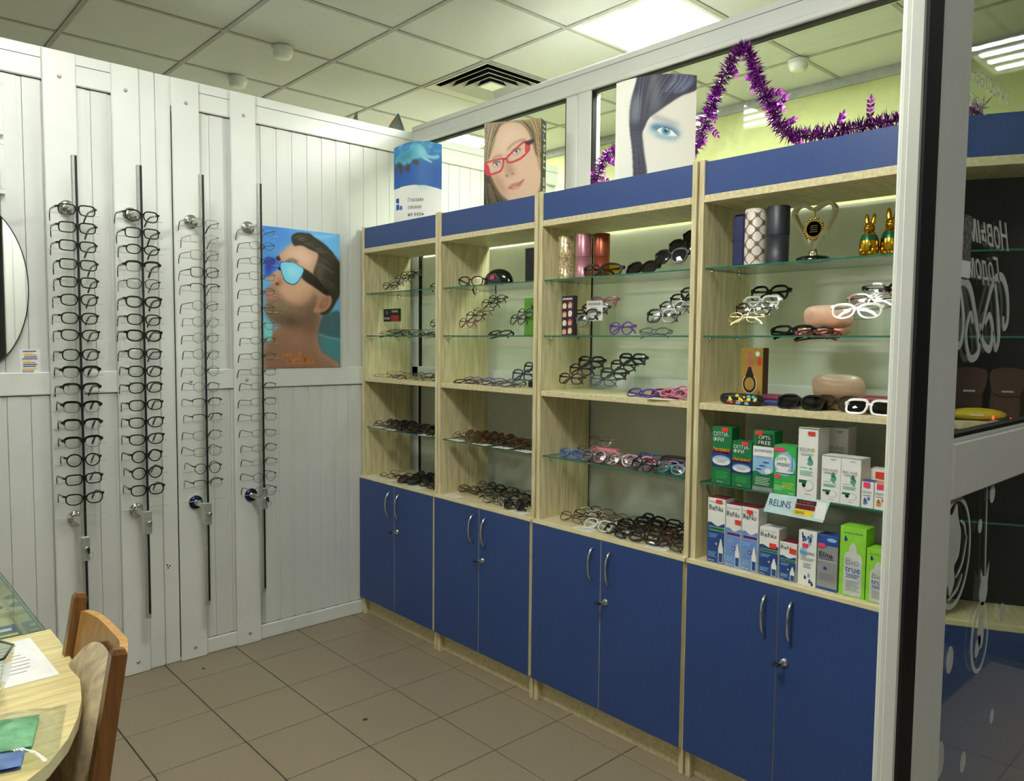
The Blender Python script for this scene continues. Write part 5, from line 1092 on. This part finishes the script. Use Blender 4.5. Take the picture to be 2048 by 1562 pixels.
c.poly([(640, 170), (690, 170), (725, 420), (725, 640), (650, 720), (620, 420)], (130, 136, 138), 8, .65); c.poly([(410, 500), (465, 520), (450, 800), (380, 860), (366, 700)], (160, 166, 176), 7, .75); c.poly([(420, 1000), (450, 1000), (490, 1200), (470, 1240)], (150, 158, 172), 6, .6); c.strands(40, ((360, 900), (510, 950)), ((390, 1200), (530, 1200)), ((400, 1480), (570, 1480)), 8, [(90, 96, 112), (30, 30, 42)], .5)
c.ell(800, 925, 190, 78, (110, 164, 190), .12, 8, .75); c.poly([(620, 890), (720, 862), (880, 868), (975, 930), (960, 960), (880, 905), (760, 892), (690, 930)], (44, 92, 136), 4, .9); c.line([(690, 975), (780, 1000), (900, 1005), (965, 965)], 20, (90, 150, 176), 4, .8)
c.poly([(700, 925), (760, 890), (870, 900), (962, 962), (860, 980), (760, 968)], (240, 238, 232), 1); c.ell(815, 928, 54, 50, (84, 146, 178), 0, 1); c.ell(815, 924, 22, 20, (16, 20, 26)); c.ell(828, 908, 9, 9, (252, 252, 252)); c.line([(695, 925), (760, 886), (870, 895), (968, 962)], 9, (30, 50, 76), 0, .9)
for k in range(9): x = 690+k*30; c.line([(x, 990-8*math.sin(k)), (x+4-k*2+8, 1030)], 5, (70, 110, 140), 1, .5)
c.poly([(640, 755), (760, 768), (900, 800), (1000, 828), (900, 838), (760, 808), (660, 790)], (150, 142, 152), 4, .75)
t = thing('standing_display', 'tall card picturing dark hair and a blue-shadowed eye', 'display card', (.135, -1.83, ZT), (0, 0, math.radians(-61)))
printed('eye_card', c, .292, .476, t, bend=.018, arch=.012, rough=.65, coat=0); MB().box((-.08, .012, 0), (.08, .014, .42), PAPER).box((-.08, .014, 0), (.08, .07, .003), PAPER).build('rear_strut', t)
# ================================================================== TINSEL GARLAND
PUR = mat('purple_foil', (150, 24, 176), .28, .85, scale=40, var=.35); PUR2 = mat('purple_foil_dark', (84, 12, 100), .3, .85); PUR3 = mat('magenta_foil', (206, 70, 226), .22, .85)
gp = [(-1.40, 2.17), (-1.43, 2.25), (-1.50, 2.285), (-1.60, 2.20), (-1.75, 2.16), (-1.885, 2.225), (-1.93, 2.32), (-1.975, 2.41), (-2.02, 2.49), (-2.072, 2.545), (-2.115, 2.50), (-2.155, 2.40), (-2.19, 2.32), (-2.222, 2.255), (-2.27, 2.205), (-2.35, 2.19), (-2.46, 2.185), (-2.56, 2.185), (-2.66, 2.18), (-2.76, 2.18), (-2.85, 2.17)]
gs = smooth_poly(gp, 8, False); GX = .305
ga = thing('tinsel_garland', 'purple foil tinsel garland draped along the upper window frame', 'garland', (GX, -1.40, 2.17))
def gl(p): return (0., p[0]+1.40, p[1]-2.17)
MB().tube([gl(p) for p in gs], .003, PUR2, 6).build('cord', ga)
ti = MB(); acc = 0
for i in range(len(gs)-1):
    a, b = Vector(gl(gs[i])), Vector(gl(gs[i+1])); tdir = (b-a).normalized(); L_ = (b-a).length
    n1 = Vector((1, 0, 0)); n2 = tdir.cross(n1)
    for k in range(int(L_*2300)+1):
        p = a+(b-a)*random.random(); an = random.uniform(0, 2*PI); rr = random.uniform(.02, .044)
        dv = (n1*math.cos(an)*.8+n2*math.sin(an)+tdir*random.uniform(-.6, .6)).normalized(); sd = dv.cross(Vector((random.uniform(-1, 1), random.uniform(-1, 1), random.uniform(-1, 1)))).normalized()*random.uniform(.0012, .0026)
        e = p+dv*rr
        if e.x > .028: e.x = .028
        m = (PUR, PUR, PUR2, PUR3)[k % 4]; q = p+dv*rr*.55
        ti.add([p-sd*.5, p+sd*.5, q+sd, q-sd, e], [(0, 1, 2, 3), (3, 2, 4)], m)
to = ti.build('tinsel', ga); to['kind'] = 'stuff'
def sprig(i, ang_, ln=.075, out=-.01):
    p = Vector(gl(gs[i])); d = Vector((out*2, math.cos(ang_), math.sin(ang_))).normalized(); s_ = d.cross(Vector((1, 0, 0))).normalized()
    b = MB(); b.tube([p, p+d*ln], .0008, PUR2, 4)
    for k in range(4):
        c0 = p+d*ln*(.35+.18*k)
        for sg_ in (-1, 1):
            ld = (d*.8+s_*sg_*.75).normalized(); w = ld.cross(Vector((1, 0, 0))).normalized()*.0055; ll = .020; o_ = Vector((-.003*(k % 2), 0, 0))
            b.add([c0, c0+ld*ll*.45+w+o_, c0+ld*ll, c0+ld*ll*.45-w+o_, c0+ld*ll*.45+Vector((-.003, 0, 0))], [(0, 1, 4), (1, 2, 4), (2, 3, 4), (3, 0, 4)], (PUR, PUR3)[k % 2])
    c0 = p+d*ln; w = s_*.005; b.add([c0, c0+d*.01+w, c0+d*.022, c0+d*.01-w], [(0, 1, 2, 3)], PUR3); b.build('leaf_sprig', ga)
for i, an, ln in ((2, 3.4, .07), (10, 3.6, .06), (38, -1.9, .08), (42, -1.2, .08), (48, -2.3, .08), (54, -1.7, .07), (60, -1.0, .06), (66, -2.0, .05), (78, -1.9, .05), (84, -1.4, .06), (90, -2.8, .07), (94, -2.5, .07), (98, 2.6, .06), (106, 2.9, .05), (110, -2.4, .07), (126, 1.9, .05), (134, 1.6, .075), (143, 2.7, .07), (150, 2.4, .06), (40, 2.6, .05), (86, .3, .04)):
    if i < len(gs): sprig(i, an, ln)
# blue-gold foil ears behind the wall top
BG = mat('blue_gold_foil', (70, 130, 150), .3, .6, scale=25, col2=(140, 104, 50)); 
t = thing('foil_ornament', 'blue and gold foil ears peeking above the panelled wall', 'ornament', (.18, .16, 2.56))
for x0, w, h in ((-.118, .075, .195), (.155, .20, .24)):
    b = MB(); n = 10
    for s in (0, 1):
        vs = []
        for i in range(n+1):
            tt = i/n; ww = w/2*(1-tt**1.6); cx = x0+.02*tt*tt
            for j in range(5): u = -1+j*.5; vs.append((cx+u*ww, -.02*(1-u*u)*(1-tt)+.004*s, h*tt))
        b.add(vs, [(i*5+j, i*5+j+1, (i+1)*5+j+1, (i+1)*5+j) for i in range(n) for j in range(4)], BG, True)
    b.build('ear', t)
MB().box((-.15, .0, -.06), (.22, .02, .005), BG).build('body', t)
struct(MB().box((-.2, .06, 2.40), (.36, .30, 2.499), WHITEP, .004).build('trim_1'))
# ================================================================== MIRROR, PICTURES, STICKER
t = thing('wall_mirror', 'oval wall mirror with thin dark rim at the panelled wall', 'mirror', (-1.718, -.002, 1.69))
mm_ = MB(); mm_.prism(ellipse(0, 0, .187, .325, 56), 1, -.018, -.006, mat('mirror_silver', (226, 230, 228), .02, 1., var=0), mside=mat('mirror_edge', (70, 74, 72), .3, .5)); mm_.build('mirror_glass', t)
MB().tube([(x, -.018, z) for x, z in ellipse(0, 0, .1875, .3255, 56)], .0022, mat('mirror_edge', (70, 74, 72), .3, .5), 6, True).build('rim', t)
MB().prism(ellipse(0, 0, .15, .28, 40), 1, -.006, .002, PAPER).build('backing', t)
for z0, l in ((2.277, 'white framed picture hanging above another near the mirror'), (2.050, 'white framed picture hanging directly above the oval mirror')):
    t = thing('picture_frame', l, 'picture', (-1.745, -.002, z0)); w, h = .148, .208
    f = MB()
    for a, b in (((-w, 0), (w, .018)), ((-w, h-.018), (w, h)), ((-w, .018), (-w+.018, h-.018)), ((w-.018, .018), (w, h-.018))): f.box((a[0], -.02, a[1]), (b[0], -.001, b[1]), WHITE, .002)
    f.build('frame', t); MB().box((-w+.018, -.008, .018), (w-.018, -.004, h-.018), mat('picture_print', (150, 150, 110), .5, scale=12, col2=(230, 230, 220))).build('print', t)
t = thing('notice_sticker', 'small coloured notice sticker beside the oval mirror', 'notice', (-1.529, -.0008, 1.345)); s_ = MB().box((-.037, -.0008, 0), (.037, .0, .102), PAPER); s_.build('sheet', t)
pr = MB()
for k in range(12):
    zz = .09-k*.0075; m = [INKB, mat('note_yellow', (240, 214, 90), .5), mat('note_orange', (226, 150, 70), .5), INKB][k % 4]; x0 = -.03+.01*random.random(); pr.box((x0, -.0012, zz), (x0+.03+.025*random.random(), -.0008, zz+.004), m)
pr.build('print', t)
# ================================================================== DESK, SHOWCASE, CHAIR AND WHAT LIES ON THE DESK
t = thing('desk', 'maple desk with rounded corner beside the wooden chair', 'desk', (-2.1, -1.8, 0))
ed = [(-3.0, -1.386), (-1.752, -1.386), (-1.7525, -1.50), (-1.757, -1.64), (-1.770, -1.76), (-1.79, -1.86), (-1.815, -1.94), (-1.85, -2.02), (-1.895, -2.09), (-1.95, -2.14), (-2.02, -2.18), (-2.12, -2.20), (-3.0, -2.205)]
dp = MB(); dp.prism([(x+2.1, y+1.8) for x, y in ed[::-1]], 2, .725, .75, WOODX, mside=EDGE); dp.build('desk_top', t)
MB().box((-.80, -.30, 0), (-.78, .37, .7249), WOOD).build('side_panel', t); MB().box((.02, .30, 0), (.04, .37, .7249), WOOD).build('leg_panel', t); MB().box((-.779, .30, .30), (.019, .315, .7249), WOODX).build('modesty_panel', t)
t = thing('showcase_counter', 'glass-topped showcase counter behind the desk', 'counter', (-2.0, -.95, 0))
MB().box((-.5, -.42, 0), (.245, .40, .66), WOODX, .002).build('base', t)
MB().box((.205, .345, .6605), (.245, .40, .80), WOOD, .002).build('post', t); MB().box((-.5, .385, .6605), (.204, .40, .79), WOOD).build('rear_panel', t)
g_ = MB(); vs = [(x, y, z) for z in (.742, .748) for y in (-.425, .345) for x in (-.5, .24)]; g_.add(vs, [(0, 2, 3, 1), (4, 5, 7, 6)], SHELFG); g_.add(vs, [(0, 1, 5, 4), (2, 6, 7, 3), (0, 4, 6, 2), (1, 3, 7, 5)], SHELFE); g_.build('glass_top', t)
g_ = MB(); vs = [(x, y, z) for z in (.6605, .741) for y in (-.42, .34) for x in (.232, .237)]; g_.add(vs, [(0, 4, 6, 2), (1, 3, 7, 5)], SHELFG); g_.add(vs, [(0, 1, 5, 4), (2, 6, 7, 3), (0, 2, 3, 1), (4, 5, 7, 6)], SHELFE); g_.build('glass_side', t)
bl = [mat('card_blue', (40, 66, 120), .4), mat('card_grey', (150, 160, 160), .4), mat('card_navy', (28, 38, 70), .4)]
for k in range(6):
    o = MB().box((-.035, -.05, 0), (.035, .05, .012), bl[k % 3]).box((-.028, -.045, .012), (.028, -.03, .0124), YL).box((-.03, .0, .012), (.02, .02, .0124), PAPER).build('lens_pack', None, (-1.81-.085*(k % 3), -1.10-.12*(k//3), .6615), (0, 0, .05*k)); tag(o, 'dark blue and grey lens pack in the glass-topped showcase', 'pack', 'lens packs in the showcase')
t = thing('sample_tray', 'cream tray of brown oval tint samples in the showcase', 'tray', (-1.88, -.82, .6615)); MB().box((-.12, -.1, 0), (.12, .1, .01), mat('cream_tray', (226, 214, 170), .5)).build('tray', t)
for k in range(6): MB().lathe([(.03, .0102), (.028, .014), (1e-6, .016)], mat('tint_brown', (96, 66, 52), .25), 20, (-.075+.075*(k % 3), -.045+.09*(k//3), 0), sy=.7).build('tint_sample', t)
o = MB().box((-.105, -.14, 0), (.105, .14, .0012), PAPER); 
for k in range(9): o.box((-.08, .10-k*.022, .0012), (.05+.03*random.random(), .104-k*.022, .0014), mat('grey_print', (150, 150, 150), .6))
o = o.build('paper_sheet', None, (-1.905, -1.565, .7505), (0, 0, .02)); tag(o, 'white printed sheet lying on the desk', 'paper')
# bowl of sweets
t = thing('glass_bowl', 'faceted clear glass bowl of sweets on the desk', 'bowl', (-1.985, -1.768, .7505))
BW = glass('bowl_glass', (246, 250, 247), 1.6)
bw = MB(); bw.lathe([(.055, 0), (.06, .004), (.085, .045), (.092, .085), (.096, .112)], BW, 8, smooth=False); bw.lathe([(.092, .112), (.088, .085), (.08, .045), (.054, .008)], BW, 8, smooth=False); bw.build('bowl', t)
MB().tube([(.094*math.cos(a*PI/4), .094*math.sin(a*PI/4), .112) for a in range(8)], .0028, glass('bowl_rim', (120, 130, 126), 2.5), 6, True).build('rim', t)
cc = [((206, 60, 62), 'red'), ((60, 150, 96), 'green'), ((232, 228, 214), 'white'), ((92, 62, 118), 'purple'), ((224, 190, 120), 'gold')]
for k in range(24):
    r = random.uniform(0, .055); a = random.uniform(0, 2*PI); lay = k//8; col, nm = cc[k % 5]
    if k == 23: r, a, lay, (col, nm) = .05, .4, 3, cc[3]
    m = mat('sweet_'+nm, col, .25, coat=.6)
    b = MB().ball((0, 0, 0), .012, m, 10, 8, 1.25, 1, .8)
    for s in (-1, 1): b.add([(s*.013, 0, 0), (s*.024, -.008, .003), (s*.025, 0, -.002), (s*.024, .008, .003)], [(0, 1, 2), (0, 2, 3)], m)
    o = b.build('wrapped_sweet', None, (-1.985+r*math.cos(a), -1.768+r*math.sin(a), .772+lay*.024), (random.uniform(-.6, .6), random.uniform(-.6, .6), random.uniform(0, 6))); tag(o, '%s wrapped sweet in the glass bowl' % nm, 'sweet', 'sweets in the glass bowl')
# clear packet with green and blue goods
t = thing('clear_packet', 'crumpled clear packet with green and blue contents on the desk edge', 'packet', (-1.985, -1.965, .7505), (0, 0, -.28))
def pillow(w, d, h, m, n=14, wr=.0, z0=0., seed=1):
    R = random.Random(seed); vs = []; fs = []
    for s in (1, 0):
        for i in range(n+1):
            for j in range(n+1):
                u, v = -1+2*i/n, -1+2*j/n; e = (1-u**4)*(1-v**4); vs.append((w/2*u, d/2*v, z0+(h*(.35+.65*e) if s else 0)*(1 if s else 0)+(wr*R.uniform(-1, 1)*e if s else 0)))
    N = (n+1)**2
    for i in range(n):
        for j in range(n): a = i*(n+1)+j; fs.append((a, a+n+1, a+n+2, a+1)); fs.append((N+a, N+a+1, N+a+n+2, N+a+n+1))
    b = MB(); b.add(vs, fs, m, True); return b
pillow(.20, .13, .022, mat('green_cloth', (110, 176, 126), .6, scale=30, var=.2), seed=2, wr=.002).build('green_cloth', t, (-.01, .03, .001)); pillow(.20, .055, .016, mat('blue_cloth', (96, 124, 180), .6, scale=30, var=.25), seed=3, wr=.002).build('blue_cloth', t, (-.02, -.07, .001))
pillow(.27, .22, .034, glass('clear_film', (250, 252, 250), 1.4, .08), 20, .0035, 0, 5).build('film', t, (0, 0, .0004))
# chair
CW_ = wood('chair_wood', (132, 90, 48), (100, 64, 30), 'Z', .3); CW2 = wood('chair_board', (196, 152, 92), (172, 124, 66), 'Z', .3)
FAB = mat('chair_fabric', (208, 192, 146), .9, scale=34, col2=(166, 148, 130), detail=5, bump=.3)
t = thing('wooden_chair', 'brown wooden chair with patterned padded back, pushed to the desk', 'chair', (-1.93, -1.80, 0))
ch = lambda x, y, z: (x+1.93, y+1.80, z)
for y, xo in ((-1.592, .016), (-2.004, -.012)):
    P = [ch(-1.7435+xo, y, .892), ch(-1.745+xo, y, .882), ch(-1.775+xo, y, .70), ch(-1.80+xo, y, .55), ch(-1.805+xo, y, .42), ch(-1.785+xo, y, .20), ch(-1.755+xo, y, 0)]
    MB().tube(smooth_poly(P, 4, False) if False else P, [.6, .9, 1, 1.1, 1.15, 1.05, .85], CW_, flat=(.024, .032, (1, 0, 0))).build('rear_post', t)
for y in (-1.60, -1.99): MB().tube([ch(-2.17, y, .43), ch(-2.18, y, 0)], [1.1, .8], CW_, flat=(.034, .034, (1, 0, 0))).build('leg', t)
# curved back board (between the posts), with S-shaped top edge
def board(name, zf, x_off, th, m, y0, y1, zlo, crv, n=18):
    vs = []; b = MB()
    for s in (0, 1):
        for i in range(n+1):
            u = i/n; y = y0+(y1-y0)*u; xx = crv*(1-(2*u-1)**2)
            for z in (zlo(u), zf(u)):
                lean = -1.729-.028*u-.06*(0.885-z)/.335
                vs.append(ch(lean+xx+x_off+(th if s else 0), y, z))
    N = 2*(n+1); fs = []
    for i in range(n):
        a = 2*i; fs += [(a, a+1, a+3, a+2), (N+a, N+a+2, N+a+3, N+a+1), (a+1, N+a+1, N+a+3, a+3), (a, a+2, N+a+2, N+a)]
    fs += [(0, N, N+1, 1), (2*n, 2*n+1, N+2*n+1, N+2*n)]; b.add(vs, fs, m); return b.build(name, t)
top = lambda u: .815+.035*math.sin(PI*u)**1.2 if u < .5 else .85-.0*u-.10*max(0, (u-.72)/.28)**2+.012*math.sin(PI*u)
board('back_board', lambda u: .842+.010*math.cos(u*7)+.012*math.sin(PI*u)-.08*max(0, (u-.6)/.4)**2.2, .004, .016, CW2, -1.607, -1.988, lambda u: .52, .038)
cu = MB(); n, k_ = 16, 10; vs = []
for i in range(n+1):
    for j in range(k_+1):
        u, v = -1+2*i/n, -1+2*j/k_
        rx = math.copysign(abs(u), u); hh = (1-abs(u)**3.2)**.4 if abs(u) < 1 else 0
        z = .66+v*.155*max(hh, .02); e = max(0, (1-u**4))*max(0, (1-v**4)); y = -1.795-u*.172
        lean = -1.743-.014*u-.06*(.885-z)/.335; vs.append(ch(lean+.036*(1-u*u)-.004-.038*e**.5, y, z))
cu.add(vs, [(i*(k_+1)+j, i*(k_+1)+j+1, (i+1)*(k_+1)+j+1, (i+1)*(k_+1)+j) for i in range(n) for j in range(k_)], FAB, True); cu.build('back_pad', t)
MB().box(ch(-2.19, -1.985, .40), ch(-1.815, -1.605, .43), CW_, .006).build('seat_frame', t); pillow(.37, .36, .045, FAB, 12).build('seat_pad', t, ch(-2.005, -1.795, .4305))
MB().tube([ch(-2.17, -1.60, .2), ch(-1.79, -1.60, .2)], 1., CW_, flat=(.02, .03, (0, 0, 1))).build('stretcher', t); MB().tube([ch(-2.17, -1.99, .2), ch(-1.79, -1.996, .2)], 1., CW_, flat=(.02, .03, (0, 0, 1))).build('stretcher', t)
